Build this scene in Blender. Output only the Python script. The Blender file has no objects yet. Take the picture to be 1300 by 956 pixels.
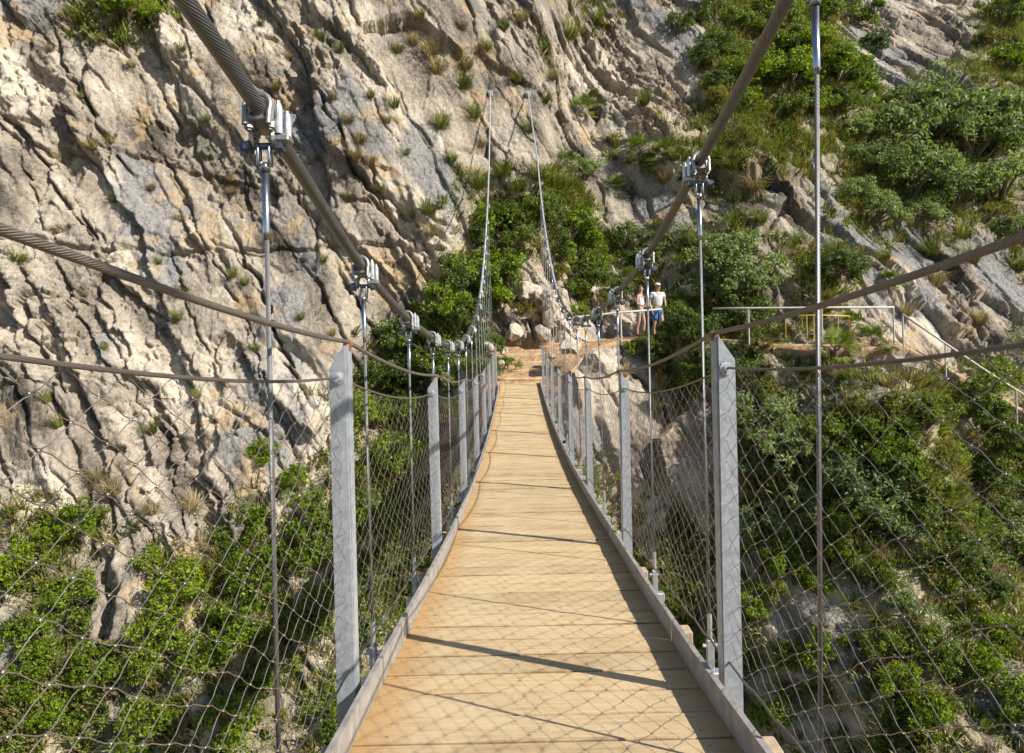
import bpy, math, random
import numpy as np
from mathutils import Vector, Matrix

rng = np.random.default_rng(7)
random.seed(7)
sc = bpy.context.scene
col = sc.collection

# ------------------------------------------------------------------ camera
F = 867.0
ROLL = math.radians(1.4)
YAW = 5 / 867.0
CAM = np.array([-0.075, 0.0, 0.0])

def un(px, py):
    """direction (y = 1) of a photo pixel"""
    X = px - 650; Y = 433.5 - py
    Xu = X * math.cos(ROLL) + Y * math.sin(ROLL)
    Yu = -X * math.sin(ROLL) + Y * math.cos(ROLL)
    dx, dy, dz = Xu / F, 1.0, Yu / F
    wx = dx * math.cos(YAW) - dy * math.sin(YAW)
    wy = dx * math.sin(YAW) + dy * math.cos(YAW)
    return np.array([wx / wy, 1.0, dz / wy])

def at(px, py, y):
    return CAM + un(px, py) * y

def project(P):
    """world points (n,3) to photo pixels and distance"""
    Q = P - CAM
    c, s = math.cos(YAW), math.sin(YAW)
    x = Q[:, 0] * c + Q[:, 1] * s
    y = -Q[:, 0] * s + Q[:, 1] * c
    y = np.maximum(y, 0.05)
    Xu = x / y * F; Yu = Q[:, 2] / y * F
    X = Xu * math.cos(ROLL) - Yu * math.sin(ROLL)
    Y = Xu * math.sin(ROLL) + Yu * math.cos(ROLL)
    return X + 650, 433.5 - Y, y

cam = bpy.data.cameras.new('camera')
cam.sensor_width = 36; cam.lens = 36 * F / 1300
cam.shift_y = -44.5 / 1300
cam.clip_start = 0.05; cam.clip_end = 500
co = bpy.data.objects.new('camera', cam); col.objects.link(co)
r, a = ROLL, YAW
rx = Vector((math.cos(r), 0, -math.sin(r))); ux = Vector((math.sin(r), 0, math.cos(r))); bk = Vector((0, -1, 0))
Rz = Matrix.Rotation(a, 3, 'Z')
M = Matrix((Rz @ rx, Rz @ ux, Rz @ bk)).transposed().to_4x4()
M.translation = Vector(CAM)
co.matrix_world = M
sc.camera = co

sc.cycles.max_bounces = 5; sc.cycles.diffuse_bounces = 2; sc.cycles.glossy_bounces = 2; sc.cycles.transmission_bounces = 3
sc.cycles.use_adaptive_sampling = True; sc.cycles.adaptive_threshold = 0.025; sc.cycles.adaptive_min_samples = 12
sc.cycles.caustics_reflective = False; sc.cycles.caustics_refractive = False
# ------------------------------------------------------------------ light
AZ = math.radians(119.5); EL = math.radians(38.5)
w = bpy.data.worlds.new('World'); sc.world = w; w.use_nodes = True
nt = w.node_tree; nt.nodes.clear()
sky = nt.nodes.new('ShaderNodeTexSky'); sky.sky_type = 'NISHITA'; sky.sun_disc = False
sky.sun_elevation = EL; sky.sun_rotation = AZ; sky.air_density = 1.0; sky.dust_density = 0.6
bg = nt.nodes.new('ShaderNodeBackground'); bg.inputs[1].default_value = 0.09
ow = nt.nodes.new('ShaderNodeOutputWorld')
nt.links.new(sky.outputs[0], bg.inputs[0]); nt.links.new(bg.outputs[0], ow.inputs[0])
sun = bpy.data.lights.new('sun', 'SUN'); sun.energy = 4.6; sun.angle = math.radians(0.5); sun.color = (1, 0.955, 0.885)
so = bpy.data.objects.new('sun', sun); col.objects.link(so)
sd = Vector((math.sin(AZ) * math.cos(EL), math.cos(AZ) * math.cos(EL), math.sin(EL)))
so.rotation_euler = sd.to_track_quat('Z', 'Y').to_euler()
so.location = sd * 30
sc.view_settings.view_transform = 'Standard'; sc.view_settings.look = 'None'
sc.view_settings.exposure = 0.68; sc.view_settings.gamma = 1.0

# ------------------------------------------------------------------ helpers
def link_mesh(name, verts, faces, mat=None, parent=None, smooth=False, uv=None):
    me = bpy.data.meshes.new(name)
    verts = np.asarray(verts, dtype=np.float32)
    if isinstance(faces, np.ndarray):
        n = faces.shape[1]; m = faces.shape[0]
        me.vertices.add(len(verts)); me.vertices.foreach_set('co', verts.ravel())
        me.loops.add(m * n); me.loops.foreach_set('vertex_index', faces.astype(np.int32).ravel())
        me.polygons.add(m)
        me.polygons.foreach_set('loop_start', np.arange(0, m * n, n, dtype=np.int32))
        me.polygons.foreach_set('loop_total', np.full(m, n, dtype=np.int32))
    else:
        me.from_pydata([tuple(map(float, v)) for v in verts], [], faces)
    if uv is not None:
        l = me.uv_layers.new(name='UVMap'); l.data.foreach_set('uv', np.asarray(uv, dtype=np.float32).ravel())
    me.update(calc_edges=True)
    if smooth:
        me.polygons.foreach_set('use_smooth', np.ones(len(me.polygons), dtype=bool))
    if mat: me.materials.append(mat)
    o = bpy.data.objects.new(name, me); col.objects.link(o)
    if parent: o.parent = parent
    return o

class MB:
    def __init__(s): s.v = []; s.f = []; s.uv = []; s.n = 0
    def add(s, v, f, uv=None):
        v = [tuple(map(float, p)) for p in v]
        s.f += [tuple(i + s.n for i in q) for q in f]; s.v += v; s.n += len(v)
        if uv is not None: s.uv += list(uv)
        else: s.uv += [(0, 0)] * sum(len(q) for q in f)
        return s
    def box(s, c, d, R=None, bev=0.0):
        c = Vector(c); h = Vector(d) * 0.5
        R = R or Matrix.Identity(3)
        if bev <= 0:
            vs = [c + R @ Vector((x * h.x, y * h.y, z * h.z)) for x in (-1, 1) for y in (-1, 1) for z in (-1, 1)]
            fs = [(0, 1, 3, 2), (4, 6, 7, 5), (0, 4, 5, 1), (2, 3, 7, 6), (0, 2, 6, 4), (1, 5, 7, 3)]
            return s.add(vs, fs)
        b = bev; vs = []; idx = {}
        for sx in (-1, 1):
            for sy in (-1, 1):
                for sz in (-1, 1):
                    for ax in range(3):
                        p = [h.x - b, h.y - b, h.z - b]; p[ax] += b
                        idx[(sx, sy, sz, ax)] = len(vs)
                        vs.append(c + R @ Vector((sx * p[0], sy * p[1], sz * p[2])))
        fs = []
        for ax in range(3):
            o1, o2 = [(1, 2), (2, 0), (0, 1)][ax]
            for sg in (-1, 1):
                q = []
                for (p1, p2) in ((-1, -1), (1, -1), (1, 1), (-1, 1)):
                    k = [0, 0, 0]; k[ax] = sg; k[o1] = p1; k[o2] = p2
                    q.append(idx[(k[0], k[1], k[2], ax)])
                fs.append(tuple(q if sg > 0 else q[::-1]))
            for p1 in (-1, 1):
                for p2 in (-1, 1):
                    ka = [0, 0, 0]; kb = [0, 0, 0]
                    ka[o1] = kb[o1] = p1; ka[o2] = kb[o2] = p2; ka[ax] = -1; kb[ax] = 1
                    q = [idx[(*ka, o1)], idx[(*kb, o1)], idx[(*kb, o2)], idx[(*ka, o2)]]
                    fs.append(tuple(q if p1 * p2 < 0 else q[::-1]))
        for sx in (-1, 1):
            for sy in (-1, 1):
                for sz in (-1, 1):
                    q = [idx[(sx, sy, sz, i)] for i in range(3)]
                    fs.append(tuple(q if sx * sy * sz > 0 else q[::-1]))
        return s.add(vs, fs)
    def tube(s, pts, rad, n=8, cap=True, twist_ref=None):
        pts = [Vector(p) for p in pts]; m = len(pts)
        rads = rad if hasattr(rad, '__len__') else [rad] * m
        T = []
        for i in range(m):
            t = (pts[min(i + 1, m - 1)] - pts[max(i - 1, 0)])
            T.append(t.normalized() if t.length > 1e-9 else Vector((0, 0, 1)))
        ref = Vector((1, 0, 0)) if abs(T[0].x) < 0.8 else Vector((0, 1, 0))
        N = T[0].cross(ref).normalized()
        vs = []; L = 0; Ls = []
        for i in range(m):
            if i: L += (pts[i] - pts[i - 1]).length
            Ls.append(L)
            N = (N - T[i] * N.dot(T[i])).normalized(); B = T[i].cross(N)
            for k in range(n):
                an = 2 * math.pi * k / n
                vs.append(pts[i] + (N * math.cos(an) + B * math.sin(an)) * rads[i])
        fs = []; uv = []
        for i in range(m - 1):
            for k in range(n):
                k2 = (k + 1) % n
                fs.append((i * n + k, i * n + k2, (i + 1) * n + k2, (i + 1) * n + k))
                uv += [(k / n, Ls[i]), ((k + 1) / n, Ls[i]), ((k + 1) / n, Ls[i + 1]), (k / n, Ls[i + 1])]
        if cap:
            fs.append(tuple(range(n))[::-1]); fs.append(tuple((m - 1) * n + k for k in range(n)))
            uv += [(0, 0)] * (2 * n)
        return s.add(vs, fs, uv)
    def cyl(s, a, b, r, n=10, r2=None):
        return s.tube([a, b], [r, r if r2 is None else r2], n)
    def build(s, name, mat=None, parent=None, smooth=False):
        return link_mesh(name, s.v, s.f, mat, parent, smooth, s.uv)

def tag(o, label=None, cat=None, group=None, kind=None):
    if label: o['label'] = label
    if cat: o['category'] = cat
    if group: o['group'] = group
    if kind: o['kind'] = kind
    return o

def empty(name, loc=(0, 0, 0), parent=None):
    o = bpy.data.objects.new(name, None); o.location = loc; col.objects.link(o)
    o.empty_display_size = 0.1
    if parent: o.parent = parent
    return o

def copy_tree(o, parent=None):
    c = o.copy(); col.objects.link(c); c.parent = parent
    for ch in list(o.children): copy_tree(ch, c)
    return c

# ------------------------------------------------------------------ materials
class NT:
    def __init__(s, name):
        s.m = bpy.data.materials.new(name); s.m.use_nodes = True
        s.t = s.m.node_tree; s.t.nodes.clear()
        s.out = s.n('ShaderNodeOutputMaterial')
    def n(s, typ, **kw):
        x = s.t.nodes.new(typ)
        for k, v in kw.items():
            if k.startswith('_'): setattr(x, k[1:], v)
        return x
    def l(s, a, b): s.t.links.new(a, b)
    def coord(s, kind='Object', scale=(1, 1, 1), rot=(0, 0, 0)):
        tc = s.n('ShaderNodeTexCoord'); mp = s.n('ShaderNodeMapping')
        mp.inputs['Scale'].default_value = scale; mp.inputs['Rotation'].default_value = rot
        s.l(tc.outputs[kind], mp.inputs[0]); return mp.outputs[0]
    def noise(s, vec, scale, detail=5, rough=0.55, dist=0.0):
        x = s.n('ShaderNodeTexNoise'); x.inputs['Scale'].default_value = scale
        x.inputs['Detail'].default_value = detail; x.inputs['Roughness'].default_value = rough
        x.inputs['Distortion'].default_value = dist
        if vec is not None: s.l(vec, x.inputs['Vector'])
        return x.outputs['Fac']
    def ramp(s, fac, stops):
        x = s.n('ShaderNodeValToRGB'); e = x.color_ramp.elements
        while len(e) < len(stops): e.new(0.5)
        for i, (p, c) in enumerate(stops):
            e[i].position = p
            e[i].color = (*c, 1) if hasattr(c, '__len__') else (c, c, c, 1)
        s.l(fac, x.inputs[0]); return x.outputs[0]
    def mix(s, fac, a, b, typ='MIX'):
        x = s.n('ShaderNodeMix'); x.data_type = 'RGBA'; x.blend_type = typ
        for i, v in ((0, fac), (6, a), (7, b)):
            if hasattr(v, 'links'): s.l(v, x.inputs[i])
            else: x.inputs[i].default_value = v if i == 0 else (*v, 1)
        return x.outputs[2]
    def math(s, op, a, b=0.0, c=0.0):
        x = s.n('ShaderNodeMath'); x.operation = op
        for i, v in enumerate((a, b, c)):
            if hasattr(v, 'links'): s.l(v, x.inputs[i])
            else: x.inputs[i].default_value = v
        return x.outputs[0]
    def bsdf(s, color, rough=0.8, metal=0.0, normal=None, spec=0.5):
        b = s.n('ShaderNodeBsdfPrincipled')
        for k, v in (('Base Color', color), ('Roughness', rough), ('Metallic', metal)):
            if hasattr(v, 'links'): s.l(v, b.inputs[k])
            else: b.inputs[k].default_value = (*v, 1) if k == 'Base Color' else v
        b.inputs['Specular IOR Level'].default_value = spec
        if normal is not None: s.l(normal, b.inputs['Normal'])
        s.l(b.outputs[0], s.out.inputs[0]); s.b = b; return b
    def bump(s, h, strength=0.5, dist=0.02, normal=None):
        x = s.n('ShaderNodeBump'); x.inputs['Strength'].default_value = strength; x.inputs['Distance'].default_value = dist
        s.l(h, x.inputs['Height'])
        if normal is not None: s.l(normal, x.inputs['Normal'])
        return x.outputs[0]

def mat_simple(name, c, rough=0.6, metal=0.0, var=0.12, nscale=12, bump=0.0, spec=0.5):
    m = NT(name); v = m.coord()
    f = m.noise(v, nscale, 5, 0.6)
    lo = tuple(x * (1 - var) for x in c); hi = tuple(min(1, x * (1 + var)) for x in c)
    colr = m.ramp(f, [(0.3, lo), (0.7, hi)])
    nrm = m.bump(f, bump, 0.01) if bump else None
    m.bsdf(colr, rough, metal, nrm, spec)
    return m.m

def mat_rope(name, c1, c2, N, P, metal=0.5, rough=0.45, bump=0.8, dist=0.003):
    """stranded wire rope: helical wires from the tube's own UVs (u around, v metres)"""
    m = NT(name)
    tc = m.n('ShaderNodeTexCoord'); sp = m.n('ShaderNodeSeparateXYZ'); m.l(tc.outputs['UV'], sp.inputs[0])
    ph = m.math('ADD', m.math('MULTIPLY', sp.outputs[0], N * 2 * math.pi), m.math('MULTIPLY', sp.outputs[1], N * 2 * math.pi / P))
    s_ = m.math('ABSOLUTE', m.math('SINE', m.math('MULTIPLY', ph, 0.5)))
    s_ = m.math('POWER', s_, 0.6)
    n = m.noise(m.coord(), 30, 4, 0.6)
    cc = m.mix(n, c1, c2)
    dk = m.ramp(s_, [(0.0, 0.12), (0.55, 1.0)])
    cc = m.mix(1.0, cc, dk, 'MULTIPLY')
    m.bsdf(cc, rough, metal, m.bump(s_, bump, dist))
    return m.m

# rock and soil of the gorge wall
def mat_terrain():
    m = NT('limestone_and_soil')
    v = m.coord()
    A = lambda nm: m.n('ShaderNodeAttribute', _attribute_name=nm).outputs['Fac']
    fine = m.noise(v, 11, 6, 0.75)
    tone = m.math('ADD', A('tone'), m.math('MULTIPLY', m.math('SUBTRACT', fine, 0.5), 0.85))
    c = m.ramp(tone, [(0.18, (0.07, 0.060, 0.048)), (0.38, (0.220, 0.184, 0.140)), (0.58, (0.350, 0.295, 0.225)), (0.82, (0.525, 0.455, 0.355))])
    grey = m.ramp(fine, [(0.3, (0.085, 0.083, 0.08)), (0.65, (0.29, 0.28, 0.265))])
    c = m.mix(A('greym'), c, grey)
    og = m.ramp(fine, [(0.3, (0.30, 0.19, 0.09)), (0.7, (0.50, 0.37, 0.215))])
    c = m.mix(A('orangem'), c, og)
    soil = m.ramp(m.math('ADD', m.math('MULTIPLY', fine, 0.6), m.math('MULTIPLY', A('tone'), 0.4)), [(0.30, (0.09, 0.08, 0.04)), (0.46, (0.24, 0.20, 0.115)), (0.64, (0.46, 0.385, 0.26))])
    vm = m.ramp(m.math('ADD', A('veg'), m.math('MULTIPLY', m.math('SUBTRACT', fine, 0.5), 1.2)), [(0.50, 0.0), (0.68, 1.0)])
    c = m.mix(vm, c, soil)
    dust = m.ramp(fine, [(0.3, (0.28, 0.17, 0.085)), (0.7, (0.52, 0.35, 0.20))])
    c = m.mix(A('pathm'), c, dust)
    vs = m.coord(scale=(1.5, 0.8, 0.6), rot=(0, math.radians(-30), 0))
    # broken faces: every jittered cell is its own tilted plane
    nn = m.n('ShaderNodeTexNoise'); nn.inputs['Scale'].default_value = 4; nn.inputs['Detail'].default_value = 5; nn.inputs['Roughness'].default_value = 0.7
    m.l(vs, nn.inputs['Vector'])
    ad = m.n('ShaderNodeVectorMath'); ad.operation = 'MULTIPLY_ADD'
    m.l(nn.outputs['Color'], ad.inputs[0]); ad.inputs[1].default_value = (0.16, 0.16, 0.16); m.l(vs, ad.inputs[2])
    hs = []
    for scl, amp in ((3.6, 0.55), (10.0, 0.75)):
        vo = m.n('ShaderNodeTexVoronoi'); vo.feature = 'F1'; vo.inputs['Scale'].default_value = scl; m.l(ad.outputs[0], vo.inputs['Vector'])
        df = m.n('ShaderNodeVectorMath'); df.operation = 'SUBTRACT'; m.l(ad.outputs[0], df.inputs[0]); m.l(vo.outputs['Position'], df.inputs[1])
        rc = m.n('ShaderNodeVectorMath'); rc.operation = 'SUBTRACT'; m.l(vo.outputs['Color'], rc.inputs[0]); rc.inputs[1].default_value = (0.5, 0.5, 0.5)
        dt = m.n('ShaderNodeVectorMath'); dt.operation = 'DOT_PRODUCT'; m.l(df.outputs[0], dt.inputs[0]); m.l(rc.outputs[0], dt.inputs[1])
        sc_ = m.n('ShaderNodeSeparateColor'); m.l(vo.outputs['Color'], sc_.inputs[0])
        hs.append(m.math('ADD', m.math('MULTIPLY', dt.outputs['Value'], amp * 2.2), m.math('MULTIPLY', sc_.outputs[1], 0.22 / scl)))
    h = m.math('ADD', m.math('ADD', hs[0], hs[1]), m.math('MULTIPLY', nn.outputs['Fac'], 0.42))
    nrm = m.bump(h, 1.0, 0.20)
    m.bsdf(c, 0.92, 0, nrm, 0.2)
    return m.m

def mat_leaf(name, cols, trans=0.42, rough=0.5, nscale=6):
    m = NT(name)
    oi = m.n('ShaderNodeObjectInfo')
    v = m.coord()
    f = m.noise(v, nscale, 3, 0.6)
    ge = m.n('ShaderNodeNewGeometry')
    f2 = m.math('ADD', m.math('MULTIPLY', f, 0.55), m.math('MULTIPLY', ge.outputs['Random Per Island'], 0.45))
    f3 = m.math('ADD', f2, m.math('MULTIPLY', m.math('SUBTRACT', oi.outputs['Random'], 0.5), 0.22))
    c = m.ramp(f3, [(0.22, cols[0]), (0.5, cols[1]), (0.78, cols[2])])
    b = m.bsdf(c, rough, 0, None, 0.35)
    t = m.n('ShaderNodeBsdfTranslucent')
    tcol = m.mix(1.0, c, (1.25, 1.35, 0.5), 'MULTIPLY'); m.l(tcol, t.inputs[0])
    mx = m.n('ShaderNodeMixShader'); mx.inputs[0].default_value = trans
    m.l(b.outputs[0], mx.inputs[1]); m.l(t.outputs[0], mx.inputs[2]); m.l(mx.outputs[0], m.out.inputs[0])
    return m.m

def mat_plank():
    m = NT('sandy_plank_wood')
    tc = m.n('ShaderNodeTexCoord'); oi = m.n('ShaderNodeObjectInfo')
    off = m.n('ShaderNodeVectorMath'); off.operation = 'ADD'
    cb = m.n('ShaderNodeCombineXYZ')
    m.l(m.math('MULTIPLY', oi.outputs['Random'], 37.0), cb.inputs[0]); m.l(m.math('MULTIPLY', oi.outputs['Random'], 11.0), cb.inputs[1])
    m.l(tc.outputs['Object'], off.inputs[0]); m.l(cb.outputs[0], off.inputs[1])
    mp = m.n('ShaderNodeMapping'); mp.inputs['Scale'].default_value = (1.6, 26, 6); m.l(off.outputs[0], mp.inputs[0])
    g = m.noise(mp.outputs[0], 2.2, 6, 0.65, 0.5)
    c = m.ramp(g, [(0.25, (0.34, 0.23, 0.12)), (0.45, (0.53, 0.395, 0.225)), (0.7, (0.64, 0.495, 0.305))])
    ov = m.ramp(oi.outputs['Random'], [(0.0, (0.72, 0.71, 0.70)), (0.3, (0.98, 0.95, 0.90)), (0.6, (0.88, 0.88, 0.90)), (1.0, (1.06, 1.05, 1.03))])
    c = m.mix(1.0, c, ov, 'MULTIPLY')
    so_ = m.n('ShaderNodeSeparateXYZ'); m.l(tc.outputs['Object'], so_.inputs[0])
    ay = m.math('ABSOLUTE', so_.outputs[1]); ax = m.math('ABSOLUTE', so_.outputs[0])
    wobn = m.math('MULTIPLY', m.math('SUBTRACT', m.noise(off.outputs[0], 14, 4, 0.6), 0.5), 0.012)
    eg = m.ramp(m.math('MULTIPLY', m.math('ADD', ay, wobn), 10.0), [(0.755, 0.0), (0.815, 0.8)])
    c = m.mix(eg, c, (0.17, 0.11, 0.06))  # edge dirt, painted dark to stand in for shade in the gaps
    r2 = m.math('ADD', m.math('POWER', m.math('SUBTRACT', ax, 0.46), 2.0), m.math('POWER', m.math('SUBTRACT', ay, 0.042), 2.0))
    sc_ = m.math('LESS_THAN', r2, 0.000028)
    c = m.mix(sc_, c, (0.10, 0.085, 0.07))
    kn = m.n('ShaderNodeTexVoronoi'); kn.inputs['Scale'].default_value = 3.2; m.l(off.outputs[0], kn.inputs['Vector'])
    c = m.mix(m.ramp(kn.outputs['Distance'], [(0.03, 0.75), (0.06, 0.0)]), c, (0.22, 0.12, 0.05))
    # trodden sand and dirt patches, in the deck's own metres
    geo = m.n('ShaderNodeNewGeometry')
    sp = m.n('ShaderNodeSeparateXYZ'); m.l(geo.outputs['Position'], sp.inputs[0])
    d = m.noise(geo.outputs['Position'], 3.5, 7, 0.7)
    dm = m.ramp(d, [(0.42, 0.0), (0.62, 0.6)])
    c = m.mix(dm, c, (0.61, 0.485, 0.315))
    edge = m.ramp(m.math('ADD', m.math('ABSOLUTE', sp.outputs[0]), m.math('MULTIPLY', m.math('SUBTRACT', d, 0.5), 0.18)), [(0.40, 0.0), (0.54, 0.75)])
    c = m.mix(edge, c, (0.42, 0.25, 0.10))
    spk = m.ramp(m.noise(geo.outputs['Position'], 55, 4, 0.7), [(0.24, 0.45), (0.36, 1.0)])
    c = m.mix(1.0, c, spk, 'MULTIPLY')
    c = m.mix(1.0, c, (1.0, 0.965, 0.90), 'MULTIPLY')
    nrm = m.bump(g, 0.35, 0.004)
    nrm = m.bump(m.noise(geo.outputs['Position'], 120, 4, 0.7), 0.4, 0.002, nrm)
    m.bsdf(c, 0.85, 0, nrm, 0.2)
    return m.m

MT = {
    'terrain': mat_terrain(),
    'plank': mat_plank(),
    'cable': mat_rope('heavy_wire_rope', (0.15, 0.14, 0.125), (0.30, 0.285, 0.26), 20, 0.34, 0.75, 0.36, 1.0, 0.004),
    'rope': mat_rope('hanger_wire_rope', (0.16, 0.155, 0.155), (0.30, 0.29, 0.285), 8, 0.075, 0.6, 0.4, 0.9, 0.002),
    'handrail': mat_rope('handrail_wire_rope', (0.15, 0.125, 0.10), (0.30, 0.26, 0.21), 11, 0.11, 0.45, 0.45, 0.9, 0.002),
    'mesh': mat_simple('stainless_net_wire', (0.34, 0.29, 0.24), 0.38, 0.7, 0.3, 20),
    'galv': mat_simple('galvanised_steel', (0.56, 0.57, 0.58), 0.45, 0.7, 0.25, 35, 0.15),
    'polish': mat_simple('polished_steel', (0.36, 0.38, 0.41), 0.28, 0.95, 0.15, 15),
    'steel': mat_simple('dull_zinc_steel', (0.34, 0.32, 0.29), 0.45, 0.7, 0.35, 40, 0.2),
    'bluebolt': mat_simple('bluish_zinc_bolt', (0.12, 0.145, 0.18), 0.35, 0.7, 0.2, 30),
    'post': mat_simple('galvanised_post_steel', (0.37, 0.385, 0.40), 0.5, 0.3, 0.22, 38, 0.12),
    'kerb': mat_simple('weathered_grey_kerb', (0.33, 0.30, 0.265), 0.7, 0.25, 0.3, 14, 0.2),
    'beam': mat_simple('weathered_beam_wood', (0.36, 0.27, 0.18), 0.85, 0.0, 0.35, 12, 0.3),
    'bark': mat_simple('bark', (0.16, 0.12, 0.085), 0.9, 0, 0.3, 14, 0.3),
    'rust': mat_simple('rust', (0.30, 0.15, 0.08), 0.8, 0.2, 0.3, 40),
    'rail': mat_simple('cream_painted_pipe', (0.50, 0.45, 0.38), 0.5, 0, 0.1, 8),
    'yrail': mat_simple('ochre_painted_pipe', (0.60, 0.36, 0.08), 0.5, 0, 0.15, 8),
    'log': mat_simple('dusty_log', (0.46, 0.31, 0.17), 0.9, 0, 0.35, 7, 0.5),
    'lime': mat_leaf('lime_leaf', [(0.05, 0.095, 0.006), (0.165, 0.245, 0.010), (0.34, 0.40, 0.022)]),
    'mid': mat_leaf('mid_green_leaf', [(0.042, 0.078, 0.010), (0.14, 0.20, 0.020), (0.30, 0.34, 0.04)]),
    'dark': mat_leaf('dark_green_leaf', [(0.032, 0.060, 0.014), (0.10, 0.150, 0.032), (0.22, 0.27, 0.05)]),
    'blue': mat_leaf('blue_green_leaf', [(0.075, 0.12, 0.045), (0.20, 0.27, 0.095), (0.37, 0.42, 0.18)]),
    'olive': mat_leaf('olive_yellow_leaf', [(0.07, 0.08, 0.012), (0.16, 0.17, 0.02), (0.32, 0.28, 0.035)]),
    'palm': mat_leaf('fan_palm_leaf', [(0.05, 0.08, 0.015), (0.12, 0.17, 0.025), (0.28, 0.30, 0.05)], 0.25),
    'grass': mat_leaf('green_grass_blade', [(0.07, 0.09, 0.015), (0.17, 0.20, 0.035), (0.33, 0.32, 0.08)], 0.3, nscale=1.5),
    'dry': mat_leaf('dry_grass_blade', [(0.16, 0.12, 0.05), (0.33, 0.25, 0.12), (0.52, 0.42, 0.23)], 0.25, nscale=1.5),
}

# ------------------------------------------------------------------ numpy noise
def _h(ix, iy, seed):
    n = (ix.astype(np.int64) * 374761393 + iy.astype(np.int64) * 668265263 + seed * 1442695041) & 0x7fffffff
    n = ((n ^ (n >> 13)) * 1274126177) & 0x7fffffff
    n = ((n ^ (n >> 16)) * 2246822519) & 0x7fffffff
    return ((n ^ (n >> 15)) & 0xffffff).astype(np.float32) / 0xffffff

def vnoise(x, y, seed=0):
    ix = np.floor(x); iy = np.floor(y); fx = (x - ix).astype(np.float32); fy = (y - iy).astype(np.float32)
    ix = ix.astype(np.int64); iy = iy.astype(np.int64)
    ux_ = fx * fx * (3 - 2 * fx); uy_ = fy * fy * (3 - 2 * fy)
    a_ = _h(ix, iy, seed); b_ = _h(ix + 1, iy, seed); c_ = _h(ix, iy + 1, seed); d_ = _h(ix + 1, iy + 1, seed)
    return (a_ * (1 - ux_) + b_ * ux_) * (1 - uy_) + (c_ * (1 - ux_) + d_ * ux_) * uy_

def fbm(x, y, octv=5, seed=0, gain=0.5):
    s = 0; amp = 1; tot = 0; ca, sa = math.cos(0.6), math.sin(0.6)
    for i in range(octv):
        s = s + amp * (vnoise(x, y, seed + i * 17) - 0.5); tot += amp; amp *= gain
        x, y = (x * ca - y * sa) * 2.03 + 5.3, (x * sa + y * ca) * 2.03 + 1.7
    return s / tot * 2

def facets(x, y, seed, tilt=0.8, off=0.6):
    """blocky faceted relief: every jittered cell is its own tilted plane"""
    ix = np.floor(x).astype(np.int64); iy = np.floor(y).astype(np.int64)
    best = np.full(x.shape, 1e9, np.float32); sec = best.copy(); out = np.zeros(x.shape, np.float32)
    for dx in (-1, 0, 1):
        for dy in (-1, 0, 1):
            jx = ix + dx; jy = iy + dy
            cx_ = jx + 0.1 + 0.8 * _h(jx, jy, seed); cy_ = jy + 0.1 + 0.8 * _h(jx, jy, seed + 1)
            ex = (x - cx_).astype(np.float32); ey = (y - cy_).astype(np.float32)
            d = ex * ex + ey * ey
            val = off * (_h(jx, jy, seed + 2) - 0.5) * 2 + tilt * ((_h(jx, jy, seed + 3) - 0.78) * ex * 1.6 + (_h(jx, jy, seed + 4) - 0.5) * 2 * ey)
            nb = d < best
            sec = np.where(nb, best, np.minimum(sec, d))
            out = np.where(nb, val, out); best = np.where(nb, d, best)
    return out, np.sqrt(sec) - np.sqrt(best)

# ------------------------------------------------------------------ gorge wall
def sstep(a_, b_, x):
    t = np.clip((x - a_) / (b_ - a_), 0, 1); return t * t * (3 - 2 * t)

PX = [-30, -6, -2.2, -1.2, -0.9, 0.9, 1.4, 2.2, 3.2, 4.6, 6.5, 8.5, 11.3, 15, 20, 30]
# path outer edge (y, z), path inner edge (y, z)
YO = [15.0, 18.9, 19.2, 18.9, 18.55, 18.55, 18.9, 21.0, 22.0, 22.3, 21.2, 20.0, 19.8, 19.4, 19.0, 18]
ZO = [-1.2, -1.2, -1.2, -1.2, -1.36, -1.36, -0.9, -0.30, -0.05, 0.04, -0.1, -0.38, -0.42, -2.7, -4.8, -7]
WY = [0.05, 0.1, 0.9, 2.4, 3.2, 3.2, 3.1, 1.5, 1.3, 1.3, 1.3, 1.3, 1.3, 1.2, 0.8, 0.3]
WZ = [0.0, 0.0, 0.4, 0.95, 1.22, 1.2, 0.8, 0.2, 0.08, 0.06, 0.06, 0.05, 0.05, 0.05, 0.05, 0.05]
# up-slope: dy per unit z ; down-slope: dy (towards viewer) per unit -z
UP = [0.30, 0.36, 0.37, 0.35, 0.33, 0.33, 0.36, 0.42, 0.48, 0.50, 0.58, 0.66, 0.74, 0.80, 0.85, 0.9]
DN = [0.42, 0.42, 0.42, 0.35, 0.3, 0.3, 0.25, 0.16, 0.16, 0.25, 0.42, 0.6, 0.68, 0.7, 0.7, 0.7]
NXv = 1300
xs = np.linspace(-20, 33, NXv)
f_ = lambda A: np.interp(xs, PX, A)
yo, zo, wy, wz, up, dn = map(f_, (YO, ZO, WY, WZ, UP, DN))
ker = np.hanning(25); ker /= ker.sum()
sm = lambda A: np.convolve(np.pad(A, 12, mode='edge'), ker, mode='valid')
up, dn = sm(up), sm(dn)
LOW, HIGH, NT_ = 13.5, 22.5, 900
n_dn, n_p = 330, 40
n_up = NT_ - n_dn - n_p
tl = np.linspace(-1, 0, n_dn, endpoint=False); tp = np.linspace(0, 1, n_p, endpoint=False); tu = np.linspace(0, 1, n_up)
Yb = np.zeros((NT_, NXv)); Zb = np.zeros((NT_, NXv)); Vp = np.zeros((NT_, NXv))
zb = -LOW
Zb[:n_dn] = zo + tl[:, None] * (zo - zb); Yb[:n_dn] = yo + (Zb[:n_dn] - zo) * dn
lowk = np.maximum(0, -5.0 - Zb[:n_dn]); Yb[:n_dn] -= lowk * 0.35       # flares out to the gorge floor
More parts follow.
